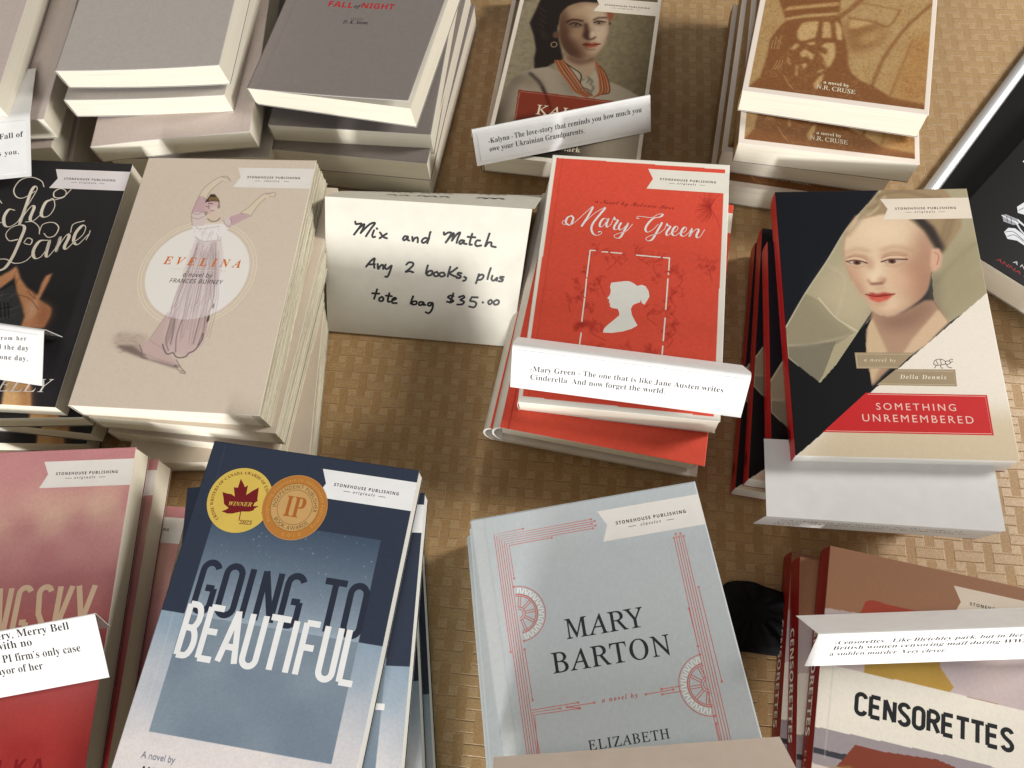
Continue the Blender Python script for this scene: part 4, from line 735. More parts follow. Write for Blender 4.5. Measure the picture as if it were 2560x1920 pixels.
L = Ink(.00006); L.text_on('n4', 'a novel by', 'serifb', (240, 220, 196), (930, 886), (1204, 928), (936, 855)); L.text_on('n4', 'N.R. CRUSE', 'roman', (240, 220, 196), (855, 938), (1268, 1002), (862, 896))
def nr_spine(I, H, T):
    I.text('N.R. CRUSE', 'serifb', (70, 44, 24), .108, .165, -.0022, .0042)
SEP = pmat('sepia_spine', lin((158, 122, 78), 1.1), .5, .3, .25)
add_title('NR', (W, H), cover_mesh('cover_sepia', W, H, canvas=c), {'author_lettering': L}, SEP, SEP, spine_text=nr_spine)

# -- black novel, chalk script and hands making a house
W, H = WH('EL1'); z5 = lambda *p: hmap('z5', p); c = Canvas(W, H, (40, 38, 40))
sk = (196, 138, 98)
c.poly(z5((-140, 720), (-20, 690), (60, 645), (88, 622), (96, 640), (74, 690), (0, 745), (-140, 860)), sk, .0006)
c.poly(z5((-160, 800), (-20, 770), (70, 725), (100, 790), (130, 860), (140, 960), (-160, 960)), (58, 58, 58), .0005)
g = np.random.default_rng(8)
for i in range(34): x = g.uniform(-150, 60); y = g.uniform(760, 930); c.stroke(z5((x, y), (x + 70, y - 24 + g.uniform(-4, 4))), .0003, (120, 118, 114), 0, .5)
for x in (0, 22, 42): c.stroke(z5((x, 820), (x + 6, 905)), .0008, (18, 18, 18))
c.stroke(z5((-10, 860), (60, 845)), .0008, (18, 18, 18))
c.poly(z5((76, 660), (96, 640), (112, 690), (150, 742), (205, 782), (225, 720), (250, 676), (285, 662), (272, 695), (232, 770), (214, 806), (270, 842), (282, 860), (272, 900), (238, 962), (110, 962), (134, 900), (118, 830), (90, 760)), sk, .0006)
c.poly(z5((214, 806), (282, 860), (272, 900), (238, 962), (190, 960), (205, 880)), (160, 102, 70), .003, .8); c.poly(z5((150, 830), (200, 800), (205, 870), (150, 930)), (214, 172, 138), .002, .7)
for p in (((100, 780), (160, 800), (210, 860)), ((150, 760), (190, 800), (180, 760)), ((100, 690), (88, 720))): c.stroke(z5(*p), .0007, (120, 74, 50), .0003, .7)
c.poly(z5((30, 1240), (168, 1270), (170, 1420), (0, 1420)), (206, 164, 114), .0006); c.poly(z5((110, 1250), (168, 1270), (170, 1420), (110, 1420)), (158, 108, 68), .003, .8)
c.grain(.08, .0009, 4)
B, L = Ink(), Ink(.00006); banner(B, W, H, 'originals', (224, 216, 216)); banner_text(L, W, H, 'originals')
for w2, S in ((.0026, ([(10, 280), (-10, 262), (-40, 300), (-30, 380), (20, 385)], [(80, 318), (48, 315), (22, 355), (25, 398), (52, 408), (92, 385), (120, 345)], [(118, 345), (165, 270), (202, 205), (192, 188), (170, 215), (140, 300), (106, 396), (135, 340), (172, 296), (186, 305), (165, 360), (178, 378), (225, 340)], [(290, 258), (250, 275), (226, 330), (236, 355), (270, 345), (298, 300), (292, 258), (275, 262)],
          [(96, 478), (50, 484), (32, 450), (60, 415), (110, 398), (134, 415), (110, 480), (70, 570), (30, 630), (-10, 650)], [(262, 482), (215, 488), (182, 540), (190, 580), (225, 570), (262, 515), (272, 482), (252, 555), (262, 572), (300, 530)], [(300, 530), (330, 462), (306, 545), (335, 490), (368, 450), (376, 465), (352, 515), (362, 530), (400, 495)], [(400, 495), (450, 455), (468, 412), (450, 402), (415, 440), (402, 485), (425, 505), (482, 450)])),
          (.0010, ([(240, 190), (225, 158), (170, 138), (110, 155), (76, 205), (90, 245), (130, 250), (190, 215)], [(300, 262), (350, 245), (360, 215), (330, 200), (295, 220), (300, 248), (345, 245), (388, 205)], [(-30, 590), (30, 585), (80, 608), (140, 595), (190, 545)], [(215, 448), (212, 410), (180, 382), (140, 382)], [(214, 440), (235, 395), (290, 385), (320, 412), (300, 455), (262, 466), (240, 445)], [(130, 495), (150, 470), (175, 480), (165, 505), (135, 500)], [(385, 440), (400, 395), (460, 376)], [(470, 480), (486, 450), (492, 430)]))):
    for p in S: L.ribbon(z5(*p), .0007, (226, 214, 196), w2)
L.text_on('z5', 'KELLY', 'serifi', (222, 214, 206), (-96, 1305), (272, 1311), (-90, 1234))
add_title('EL', (W, H), cover_mesh('cover_chalk_house', W, H, canvas=c), {'banner': B, 'title_lettering': L}, pmat('black_spine', lin((40, 38, 40), 1.1), .45, .3), NAVY)

# -- pink to red novel
W, H = WH('LS1'); r2 = lambda *p: hmap('r2', p); c = Canvas(W, H, (194, 136, 136), k=1.08); t = c.Vv / H
c.mix(np.clip((.62 - t) / .5, 0, 1), (150, 46, 44)); c.mix(np.exp(-((t - .80) / .10) ** 2) * np.clip(c.noise(.03, 3) * 1.6 - .2, 0, 1), (218, 178, 158), .9); c.mix(np.clip(c.noise(.018, 5) - .35, 0, 1) * (t > .5), (176, 108, 116), .7)
c.mix(np.clip(c.noise(.02, 15) - .4, 0, 1) * (t < .35), (168, 60, 52), .8); c.stroke(np.array([(0, .163), (W, .166)]), .0005, (222, 176, 164), .0006, .5)
c.grain(.05, .001, 6)
B, L = Ink(), Ink(.00006); banner(B, W, H, 'originals'); banner_text(L, W, H, 'originals')
q = r2((470, 742), (-72, 770), (38, 765), (-72, 970)); pitch = (q[0][0] - q[2][0]) / 4.3; capv = .046
gothic_text(L, 'LIVINGSKY', (226, 196, 166), q[0][0] - pitch * 7.75, q[0][1] - capv, pitch, pitch * .58, capv, .0036, dv=0)
q = r2((-40, 1690), (212, 1690), (212, 1640)); L.part('author_lettering').text('BIDULKA', 'sansb', (120, 22, 28), q[1][0] - .072, q[1][0], q[1][1], .0085)
DKRED = pmat('crimson_spine', lin((150, 40, 44), 1.1), .45, .3)
add_title('LS', (W, H), cover_mesh('cover_pink_sky', W, H, canvas=c), {'banner': B, 'title_lettering': L}, DKRED, DKRED)

# -- navy novel with the two gold seals
W, H = WH('GB1'); r3 = lambda *p: hmap('r3', p); r4 = lambda *p: hmap('r4', p); s7b = lambda *p: hmap('s7b', p)
c = Canvas(W, H, (46, 53, 68)); q = r4((370, 310), (1790, 562), (290, 1096), (1460, 1322)); q3 = r3((690, 640), (1798, 690))
vb = float((q[0][1] + q[1][1]) / 2); u0, u1 = float((q[2][0] + q3[0][0]) / 2), float((q[3][0] + q3[1][0]) / 2); v0 = float((q[2][1] + q[3][1]) / 2); v1 = float((q3[0][1] + q3[1][1]) / 2)
low = (c.Vv < vb).astype(float); tt = np.clip(c.Vv / vb, 0, 1); sky = np.stack([a + (b_ - a) * np.clip(tt * 1.5 - .45 + (c.noise(.012, 2) - .5) * .25, 0, 1) for a, b_ in zip((212, 204, 202), (134, 152, 168))], -1)
c.C = c.C * (1 - low[..., None]) + sky * low[..., None]
inr = ((c.U > u0) & (c.U < u1) & (c.Vv > v0) & (c.Vv < v1)).astype(float); k = np.clip((c.Vv - vb) / (v1 - vb), 0, 1); top = np.stack([a + (b_ - a) * k ** .8 for a, b_ in zip((146, 160, 172), (62, 76, 94))], -1)
bot = np.stack([a + (b_ - a) * c.noise(.02, 7) for a, b_ in zip((110, 124, 138), (126, 139, 150))], -1)
inner = np.where((c.Vv > vb)[..., None], top, bot); c.C = c.C * (1 - inr[..., None]) + inner * inr[..., None]
g = np.random.default_rng(21)
for i in range(110): c.ell((g.uniform(u0, u1), g.uniform(vb - .01, v1)), *(2 * [g.uniform(.00012, .0003)]), (206, 214, 220), 0, g.uniform(.3, .9), clip=inr)
c.stroke(r3((780, 140), (700, 440)), .0004, (72, 80, 96), 0, .6, smooth=False); c.stroke(r4((450, 330), (200, 1200)), .0004, (210, 214, 216), 0, .35, smooth=False); c.grain(.06, .0007, 6)
B, L, A = Ink(), Ink(.00006), Ink(.00006); banner(B, W, H, 'originals', (232, 226, 226)); banner_text(L, W, H, 'originals')
q = r4((540, 335), (1640, 525), (600, 60)); cap = float(q[2][1] - q[0][1]) * .97; 
gothic_text(L, 'GOING TO', (40, 46, 60), float(q[0][0]) + .0020, float((q[0][1] + q[1][1]) / 2), .0152, .0098, .0335, .0039, isp=.62)
q = r4((440, 615), (1575, 826), (520, 345)); gothic_text(L, 'BEAUTIFUL', (232, 226, 224), float(q[0][0]) + .002, float((q[0][1] + q[1][1]) / 2), .0134, .0083, .0335, .0037, isp=.52)
L.part('author_lettering').text_on('r4', 'A novel by', 'sans', (112, 126, 142), (235, 1272), (452, 1310), (240, 1228), mode='fit'); L.part('author_lettering').text_on('r4', 'ANTHONY', 'sansb', (40, 46, 60), (215, 1400), (520, 1452), (222, 1322), mode='fit')
def seal(cx, cy, R): 
    return s7b((cx, cy))[0], float(np.mean([np.linalg.norm(s7b((cx + R * a, cy + R * b))[0] - s7b((cx, cy))[0]) for a, b in ((1, 0), (-1, 0), (0, 1), (0, -1))]))
GOLD = pmat('gold_foil', lin((206, 176, 78), 1.1), .32, .5); (cx, cy), R = seal(612, 676, 497)
gold = (204, 176, 84); dr = (96, 26, 30); A.disc(cx, cy, R, gold, 64)
A.arc_text('CRIME WRITERS OF CANADA AWARDS OF EXCELLENCE', 'serifb', dr, cx, cy, R * .80, 234, -22, R * .095)
A.shape(s7b((628, 350), (670, 430), (690, 480), (738, 450), (722, 530), (710, 600), (780, 555), (800, 540), (905, 485), (890, 600), (880, 670), (890, 690), (840, 720), (815, 770), (905, 770), (835, 810), (825, 835), (760, 855), (640, 855), (560, 870), (500, 885), (420, 885), (330, 850), (400, 825), (440, 800), (370, 740), (360, 640), (345, 555), (430, 580), (480, 585), (535, 625), (520, 480), (580, 490)), (108, 26, 30))
A.ribbon(s7b((625, 850), (612, 930), (600, 990)), .0006, (108, 26, 30))
q = s7b((428, 782), (828, 640), (440, 722)); A.text('WINNER', 'serifbi', gold, q[0][0], q[1][0], q[0][1] + .001, .0026, dv=.10); q = s7b((600, 1046), (806, 985)); A.text('2023', 'serifb', dr, q[0][0], q[1][0], q[0][1], .0026, dv=.08)
(cx, cy), R = seal(1455, 788, 500); og = (172, 114, 52); tan = (188, 150, 96)
A.disc(cx, cy, R, (190, 140, 90), 64); A.disc(cx, cy, R * .985, og, 64); A.disc(cx, cy, R * .74, (130, 88, 44), 56); A.disc(cx, cy, R * .725, tan, 56); A.disc(cx, cy, R * .54, (130, 88, 44), 48, R * .525)
A.arc_text('INDEPENDENT PUBLISHER', 'sans', (104, 76, 44), cx, cy, R * .575, 188, -8, R * .115); A.arc_text('BOOK AWARDS', 'sans', (104, 76, 44), cx, cy, R * .575, 218, 322, R * .115, inward=True)
A.arc_text('Recognizing Excellence In Independent Publishing', 'sansi', (206, 152, 84), cx, cy, R * .80, 220, -40, R * .10); A.arc_text('GOLD', 'sansi', (206, 152, 84), cx, cy, R * .80, 255, 300, R * .10, inward=True)
A.text('IP', 'serifb', (160, 94, 38), cx - R * .30, cx + R * .32, cy - R * .30, R * .62, mode='fit')
add_title('GB', (W, H), cover_mesh('cover_navy_sky', W, H, canvas=c), {'banner': B, 'title_lettering': L, 'award_seals': A}, NAVY, NAVY, pages=WPAGES)

# -- pale blue-grey classic with circuit lines and cogwheels
W, H = WH('MB1'); r5 = lambda *p: hmap('r5', p); P = Ink(); rd = (198, 104, 92); wt = (228, 226, 220); c = Canvas(W, H, (176, 184, 187), res=900); c.mix(c.noise(.05, 3), (186, 188, 190), .6)
c.stroke(np.array([(.009, 0), (.009, H)]), .0008, (160, 168, 168), .0005, .6); c.stroke(np.array([(.0045, 0), (.0045, H)]), .006, (188, 186, 182), .003, .5); c.grain(.04, .001, 6)
def wire(*p, dots=True):
    q = r5(*p); P.ribbon(q, .00042, rd, smooth=False, cap=False)
    for e in ((q[0], q[-1]) if dots is True else (q[0],) if dots else ()): P.disc(e[0], e[1], .0007, rd, 14, .00035)
for i, tp in enumerate(((377, 318), (757, 265), (777, 275), (762, 290), (782, 300), (768, 316), (537, 368))):
    if i == 6: wire(tp, (298, 412), (326, 597)); continue
    x = 213 + 14 * i; y = 352 + 10 * i
    if i == 0: wire(tp, (x, y), (307, 1010))
    else: wire(tp, (x, y), (x + 174, 1600))
wire((385, 994), (430, 1280)); wire((685, 1292), (425, 1335), (425 + 3, 1336), dots=1); wire((585, 1325), (430, 1348), (472, 1600), dots=1); wire((690, 1323), (622, 1318)); wire((776, 1293), (622, 1318)); wire((694, 1325), (442, 1362), (462, 1600), dots=1)
for i, tp in enumerate(((1222, 368), (1231, 346), (1249, 362), (1258, 343), (1275, 358))): wire(tp, (1482 + 17 * i, 1540), dots=1)
wire((1360, 645), (1491, 1175)); wire((1306, 765), (1357, 976)); wire((1460, 1410), (1490, 1540), dots=1)
wire((1065, 1246), (1218, 1219)); wire((1152, 1217), (1262, 1199), dots=1); wire((1157, 1246), (1265, 1229), dots=1)
def cog(cx, cy, R, a0, a1, sgn):
    o = r5((cx, cy))[0]; rm = np.linalg.norm(r5((cx + R * sgn, cy - R * .15 * 0))[0] - o); pt = lambda r, a: (o[0] + rm * r * math.cos(math.radians(a)), o[1] + rm * r * math.sin(math.radians(a)))
    ar = lambda r, b0=a0, b1=a1: np.array([pt(r, b0 + (b1 - b0) * i / 40) for i in range(41)])
    A1 = ar(1); P.ribbon(A1, .00042, rd, smooth=False, cap=False)
    for e in (A1[0], A1[-1]): P.disc(e[0], e[1], .0007, rd, 14, .00035)
    n = 13; zz = []
    for i in range(n):
        b = a0 + 4 + (a1 - a0 - 8) * i / n; d = (a1 - a0 - 8) / n
        zz += [pt(.76, b), pt(.93, b + d * .2), pt(.93, b + d * .55), pt(.76, b + d * .75)]
    P.ribbon(np.array(zz), .0008, wt, smooth=False, cap=False)
    for r in (.70, .64, .24, .16): P.ribbon(ar(r), .00042 if r != .7 else .0006, rd, smooth=False, cap=False)
    for f in (.08, .30, .5, .70, .92):
        b = a0 + (a1 - a0) * f
        for d in (-4, 4): P.ribbon(np.array([pt(.25, b + d * 2.2), pt(.64, b + d)]), .0004, rd, smooth=False, cap=False)
cog(352, 794, 150, -88, 92, 1); cog(1415, 1192, 165, 92, 268, -1)
B, L = Ink(), Ink(.00006); banner(B, W, H, 'classics', sc=1.066, c=(226, 220, 214)); banner_text(L, W, H, 'classics', sc=1.066)
L.text_on('r5', 'MARY', 'roman', (44, 47, 50), (622, 937), (1064, 864), (606, 826)); L.text_on('r5', 'BARTON', 'roman', (44, 47, 50), (548, 1130), (1215, 1021), (532, 1015))
L.part('author_lettering').text_on('r5', 'a novel by', 'serifbi', (190, 92, 84), (820, 1292), (1020, 1262), (818, 1266)); L.part('author_lettering').text_on('r5', 'ELIZABETH', 'roman', (48, 50, 53), (748, 1562), (1202, 1492), (740, 1506))
GREY = pmat('blue_grey_cover', lin((178, 187, 186), 1.15), .45, .3)
add_title('MB', (W, H), cover_mesh('cover_circuit', W, H, canvas=c), {'banner': B, 'title_lettering': L, 'print': P}, GREY, GREY)

# -- tan, white and watercolour novel with dark red spine
W, H = WH('CE1'); r6 = lambda *p: hmap('r6', p); c = Canvas(W, H, (160, 114, 86), k=.9)
c.poly(r6((722, 552), (900, 580), (1300, 640), (2101, 800), (3000, 1000), (3000, 1500), (1700, 1160), (650, 930)), (196, 178, 172), .0002); c.mix(c.noise(.02, 2) * c.pmask(r6((722, 552), (3000, 1000), (3000, 1500), (650, 930))), (172, 158, 166), .6)
c.poly(r6((940, 640), (985, 560), (1005, 505), (1060, 498), (1180, 535), (1420, 590), (1700, 640), (1500, 760), (1000, 740)), (164, 66, 46), .0002); c.poly(r6((1000, 760), (1500, 700), (1520, 960), (1615, 1100), (1580, 1142), (1300, 1090), (995, 1000)), (176, 140, 66), .0002)
c.poly(r6((1100, 900), (1400, 950), (1500, 1100), (1200, 1040)), (196, 160, 84), .006, .5)
wb = r6((690, 945), (800, 952), (1480, 1112), (2101, 1262), (3000, 1480), (3000, 1960), (1700, 1600), (652, 1372)); c.poly(wb, (224, 216, 202), .0003)
c.poly(r6((652, 1372), (1700, 1600), (3000, 1960), (3000, 2600), (560, 2500)), (150, 140, 142), .0004)
c.poly(r6((645, 1515), (760, 1545), (900, 1570), (1200, 1650), (1700, 1760), (1700, 1800), (900, 1620), (640, 1550)), (58, 58, 64), .0002); c.poly(r6((800, 1650), (860, 1588), (930, 1500), (1120, 1545), (1500, 1600), (1640, 1660), (1500, 1720), (1000, 1690)), (124, 60, 44), .0002)
c.poly(r6((630, 1620), (760, 1660), (1100, 1760), (1100, 2400), (560, 2400)), (206, 192, 180), .0003); c.poly(r6((740, 1655), (900, 1650), (1000, 1740), (800, 1740)), (170, 140, 70), .001, .7)
c.stroke(r6((782, 955), (722, 1590)), .0006, (190, 182, 170), .0003, .6, smooth=False); c.grain(.035, .001, 7)
B, L = Ink(), Ink(.00006); banner(B, W, H, 'originals', (216, 202, 184), k=1.05); banner_text(L, W, H, 'originals')
q = r6((925, 1295), (2010, 1552), (930, 1128)); gothic_text(L, 'CENSORETTES', (26, 28, 30), float(q[0][0]) + .001, float((q[0][1] + q[1][1]) / 2),   .0083, .0054, float(q[2][1] - q[0][1]) * 1.0, .0024)
def ce_spine(I, H, T):
    I.text('CENSORETTES', 'sansb', (232, 206, 200), .046, .116, -.0040, .0082, k=1.3); I.text('ELIZABETH BALES', 'serifb', (196, 140, 132), .124, .190, -.0024, .0044)
add_title('CE', (W, H), cover_mesh('cover_watercolour', W, H, canvas=c), {'banner': B, 'title_lettering': L}, pmat('oxblood_spine', lin((128, 20, 20), 1.1), .4, .35), pmat('tan_back', lin((170, 124, 96), 1.0), .5, .3), spine_text=ce_spine, pages=WPAGES)

# -- plain grey and taupe novels of the back row
z2 = lambda *p: hmap('z2', p); W, H = WH('FN1'); L = Ink(.00006)
L.text_on('z2', 'FALL', 'sansb', (186, 40, 46), (678, 56), (868, 78), (688, 14), mode='fit'); L.text_on('z2', 'of', 'serifbi', (50, 44, 44), (880, 74), (932, 82), (884, 48), mode='fit'); L.text_on('z2', 'NIGHT', 'sansb', (186, 40, 46), (935, 80), (1188, 104), (944, 40), mode='fit')
L.part('author_lettering').text_on('z2', 'a novel by', 'serifbi', (50, 44, 44), (856, 165), (950, 173), (858, 155)); L.part('author_lettering').text_on('z2', 'D. K. Stone', 'serifbi', (50, 44, 44), (793, 194), (988, 212), (797, 168))
c = Canvas(W, H, (130, 122, 118), res=900); c.stroke(np.array([(.0095, 0), (.0095, H)]), .0006, (112, 103, 103), .0004, .7); c.grain(.05, .001, 9)
add_title('FN', (W, H), cover_mesh('cover_grey', W, H, canvas=c), {'title_lettering': L}, pmat('grey_cover', lin((130, 122, 118), 1.15), .45, .3), pmat('grey_cover', None), )
W, H = WH('B1'); c = Canvas(W, H, (173, 166, 159), res=900); c.grain(.05, .001, 19)
TAUPE = pmat('taupe_cover', lin((173, 166, 159), 1.15), .45, .3)
add_title('TA', (W, H), cover_mesh('cover_taupe', W, H, canvas=c), {}, TAUPE, TAUPE)
W, H = WH('A1'); c = Canvas(W, H, (194, 180, 172), res=900); c.stroke(np.array([(W - .008, 0), (W - .008, H)]), .0005, (180, 168, 156), .0004, .5); c.grain(.05, .001, 29)
PINKT = pmat('pinkish_cover', lin((194, 180, 172), 1.15), .45, .3)
add_title('PI', (W, H), cover_mesh('cover_pinkish', W, H, canvas=c), {}, PINKT, PINKT)

# -- black novel with a white line drawing
W, H = WH('BK1'); b1 = lambda *p: hmap('b1', p); c = Canvas(W, H, (13, 13, 14), res=900); c.grain(.08, .001, 39); P, L = Ink(), Ink(.00006); wl = (214, 218, 228)
P.shape(b1((790, 915), (830, 890), (880, 900), (900, 980), (830, 960), (795, 950)), wl); P.shape(b1((705, 965), (725, 958), (790, 985), (800, 1015), (770, 1020), (712, 1000)), (150, 152, 160)); P.shape(b1((716, 1060), (740, 1036), (780, 1040), (840, 1085), (900, 1140), (850, 1150), (790, 1110), (735, 1100)), wl)
for p in ([(705, 965), (740, 985), (795, 1010)], [(795, 990), (840, 1030), (900, 1080)], [(800, 1000), (860, 1050), (930, 1120)], [(780, 1000), (820, 1060), (880, 1110)]): P.ribbon(b1(*p), .0012, wl)
for p in ([(800, 935), (840, 920), (880, 940)], [(725, 1060), (770, 1060), (830, 1110)], [(735, 1085), (780, 1080), (850, 1135)], [(730, 970), (735, 1000)], [(755, 975), (758, 1010)]): P.ribbon(b1(*p), .0005, (30, 30, 34))
L.text_on('b1', 'A NOVEL BY', 'sans', (206, 206, 210), (764, 1236), (1000, 1376), (772, 1220), mode='fit'); L.part('author_lettering').text_on('b1', 'ANNA MARIE', 'sans', (150, 46, 46), (668, 1222), (960, 1400), (676, 1206), mode='fit')
L.shape(b1((822, 655), (860, 620), (880, 640), (850, 672)), wl)
BLK = pmat('black_cover', lin((22, 22, 24), 1.1), .4, .3)
add_title('BK', (W, H), cover_mesh('cover_black', W, H, canvas=c), {'print': P, 'title_lettering': L}, BLK, BLK)
# ------------------------------------------------------------------ the table and its cloth
def node_math(nt):
    def f(op, a, b=None, c=None):
        n = nt.nodes.new('ShaderNodeMath'); n.operation = op
        for i, v in enumerate((a, b, c)):
            if v is None: continue
            if isinstance(v, (int, float)): n.inputs[i].default_value = v
            else: nt.links.new(v, n.inputs[i])
        return n.outputs[0]
    return f
def cloth_material():
    m = bpy.data.materials.new('gold_basketweave_cloth'); m.use_nodes = True; nt = m.node_tree; p = nt.nodes['Principled BSDF']; f = node_math(nt)
    tc = nt.nodes.new('ShaderNodeTexCoord'); mp = nt.nodes.new('ShaderNodeMapping'); mp.inputs['Rotation'].default_value = (0, 0, math.radians(10))
    wob = nt.nodes.new('ShaderNodeTexNoise'); wob.inputs['Scale'].default_value = 9; wob.inputs['Detail'].default_value = 2
    nt.links.new(tc.outputs['Object'], wob.inputs['Vector'])
    vm = nt.nodes.new('ShaderNodeVectorMath'); vm.operation = 'MULTIPLY_ADD'; vm.inputs[1].default_value = (.006, .006, 0)
    nt.links.new(wob.outputs['Color'], vm.inputs[0]); nt.links.new(tc.outputs['Object'], vm.inputs[2]); nt.links.new(vm.outputs[0], mp.inputs[0])
    sx = nt.nodes.new('ShaderNodeSeparateXYZ'); nt.links.new(mp.outputs[0], sx.inputs[0]); X, Y = sx.outputs[0], sx.outputs[1]
    u = f('ADD', f('DIVIDE', X, .0273), .02); v = f('ADD', f('DIVIDE', Y, .0290), .33)
    a = f('SUBTRACT', f('FRACT', f('ADD', u, .5)), .5); b = f('SUBTRACT', f('FRACT', f('ADD', v, .5)), .5)
    a2 = f('SUBTRACT', f('FRACT', u), .5); b2 = f('SUBTRACT', f('FRACT', v), .5)
    ab = lambda x: f('ABSOLUTE', x)
    def box(x, y, w, h, s=.014):
        dx = f('SUBTRACT', w, ab(x)); dy = f('SUBTRACT', h, ab(y))
        r = nt.nodes.new('ShaderNodeMapRange'); r.interpolation_type = 'SMOOTHSTEP'; r.inputs[1].default_value = -s; r.inputs[2].default_value = s
        nt.links.new(f('MINIMUM', dx, dy), r.inputs[0]); return r.outputs[0]
    V = f('MAXIMUM', box(a, b, .125, .34), box(a2, b2, .125, .34))
    Hh = f('MAXIMUM', box(a2, b, .37, .125), box(a, b2, .37, .125))
    def edge(x, y, half, thick, length):
        d = f('SUBTRACT', thick, ab(f('SUBTRACT', ab(y), half))); l = f('SUBTRACT', length, ab(x))
        r = nt.nodes.new('ShaderNodeMapRange'); r.inputs[1].default_value = 0; r.inputs[2].default_value = .012; nt.links.new(f('MINIMUM', d, l), r.inputs[0]); return r.outputs[0]
    E1 = f('MAXIMUM', edge(a2, b, .128, .020, .36), edge(a, b2, .128, .020, .36))
    dots = f('ADD', f('MULTIPLY', f('SINE', f('MULTIPLY', u, 6.2832 * 19)), .35), .65)
    E = f('MULTIPLY', E1, dots)
    E2 = f('MULTIPLY', f('MAXIMUM', edge(b, a, .130, .016, .30), edge(b2, a2, .130, .016, .30)), f('ADD', f('MULTIPLY', f('SINE', f('MULTIPLY', v, 6.2832 * 20)), .5), .3))
    # threads
    th = f('MULTIPLY', f('SINE', f('MULTIPLY', u, 6.2832 * 34)), f('SINE', f('MULTIPLY', v, 6.2832 * 34)))
    n1 = nt.nodes.new('ShaderNodeTexNoise'); n1.inputs['Scale'].default_value = 700; n1.inputs['Detail'].default_value = 3; nt.links.new(tc.outputs['Object'], n1.inputs['Vector'])
    n2 = nt.nodes.new('ShaderNodeTexNoise'); n2.inputs['Scale'].default_value = 6; n2.inputs['Detail'].default_value = 4; nt.links.new(tc.outputs['Object'], n2.inputs['Vector'])
    def mixc(fac, A, B, blend='MIX'):
        n = nt.nodes.new('ShaderNodeMix'); n.data_type = 'RGBA'; n.blend_type = blend
        for i, q in ((0, fac), (6, A), (7, B)):
            if isinstance(q, (int, float)): n.inputs[i].default_value = q
            elif isinstance(q, tuple): n.inputs[i].default_value = (*q, 1)
            else: nt.links.new(q, n.inputs[i])
        return n.outputs[2]
    col = mixc(Hh, CL[0], CL[1]); col = mixc(V, col, CL[2]); col = mixc(f('MULTIPLY', E, .62), col, CL[3]); col = mixc(f('MULTIPLY', E2, .35), col, CL[3])
    mr = nt.nodes.new('ShaderNodeMapRange'); mr.inputs[1].default_value = .3; mr.inputs[2].default_value = .7; mr.inputs[3].default_value = .80; mr.inputs[4].default_value = 1.12; nt.links.new(n1.outputs['Fac'], mr.inputs[0])
    mr2 = nt.nodes.new('ShaderNodeMapRange'); mr2.inputs[1].default_value = .3; mr2.inputs[2].default_value = .7; mr2.inputs[3].default_value = .90; mr2.inputs[4].default_value = 1.08; nt.links.new(n2.outputs['Fac'], mr2.inputs[0])
    col = mixc(1.0, col, f('MULTIPLY', mr.outputs[0], mr2.outputs[0]), 'MULTIPLY'); nt.links.new(col, p.inputs['Base Color'])
    hgt = f('ADD', f('ADD', f('MULTIPLY', Hh, .5), f('MULTIPLY', V, -.2)), f('ADD', f('MULTIPLY', E, -.9), f('MULTIPLY', th, .10)))
    bp = nt.nodes.new('ShaderNodeBump'); bp.inputs['Strength'].default_value = .55; bp.inputs['Distance'].default_value = .0006; nt.links.new(hgt, bp.inputs['Height'])
    nt.links.new(bp.outputs[0], p.inputs['Normal'])
    rg = nt.nodes.new('ShaderNodeMapRange'); rg.inputs[3].default_value = .34; rg.inputs[4].default_value = .55; nt.links.new(V, rg.inputs[0]); nt.links.new(rg.outputs[0], p.inputs['Roughness'])
    p.inputs['Specular IOR Level'].default_value = .55; p.inputs['Sheen Weight'].default_value = .15
    return m
CL = (lin((190, 158, 114)), lin((183, 149, 103)), lin((174, 138, 90)), lin((140, 108, 66)))
def tablecloth():
    nx, ny = 150, 130; x = np.linspace(-1.1, 1.1, nx + 1); y = np.linspace(-.35, 1.35, ny + 1); X, Y = np.meshgrid(x, y)
    Z = -.0012 + .0002 * np.sin(X * 23 + 2 * np.sin(Y * 9)) * np.sin(Y * 17 + X * 4)
    co = np.c_[X.ravel(), Y.ravel(), Z.ravel()]; i = np.arange((nx + 1) * (ny + 1)).reshape(ny + 1, nx + 1)
    F = np.stack([i[:-1, :-1], i[:-1, 1:], i[1:, 1:], i[1:, :-1]], -1).reshape(-1, 4).tolist()
    o = put('tablecloth', new_mesh('tablecloth', co, F, [cloth_material()], None, True)); o['kind'] = 'structure'; o['label'] = 'gold basketweave damask cloth spread over the sales table'
tablecloth()

# ------------------------------------------------------------------ the stacks
def down(key, Tl, Tr, dz=0.0, dx=0.0, yaw=0.0):
    """frame for a book lying directly under another one"""
    o, ex, ey, W, H, tl, tr = BOOKS[key]; a = math.radians(yaw); ca, sa = math.cos(a), math.sin(a)
    ex2 = (ex[0] * ca - ex[1] * sa, ex[0] * sa + ex[1] * ca, 0); l = math.hypot(*ex2[:2]); ex2 = (ex2[0] / l, ex2[1] / l, 0); ey2 = (-ex2[1], ex2[0], 0)
    return ((o[0] + dx, o[1] + .004, dz), ex2, ey2, W, H, Tl, Tr)
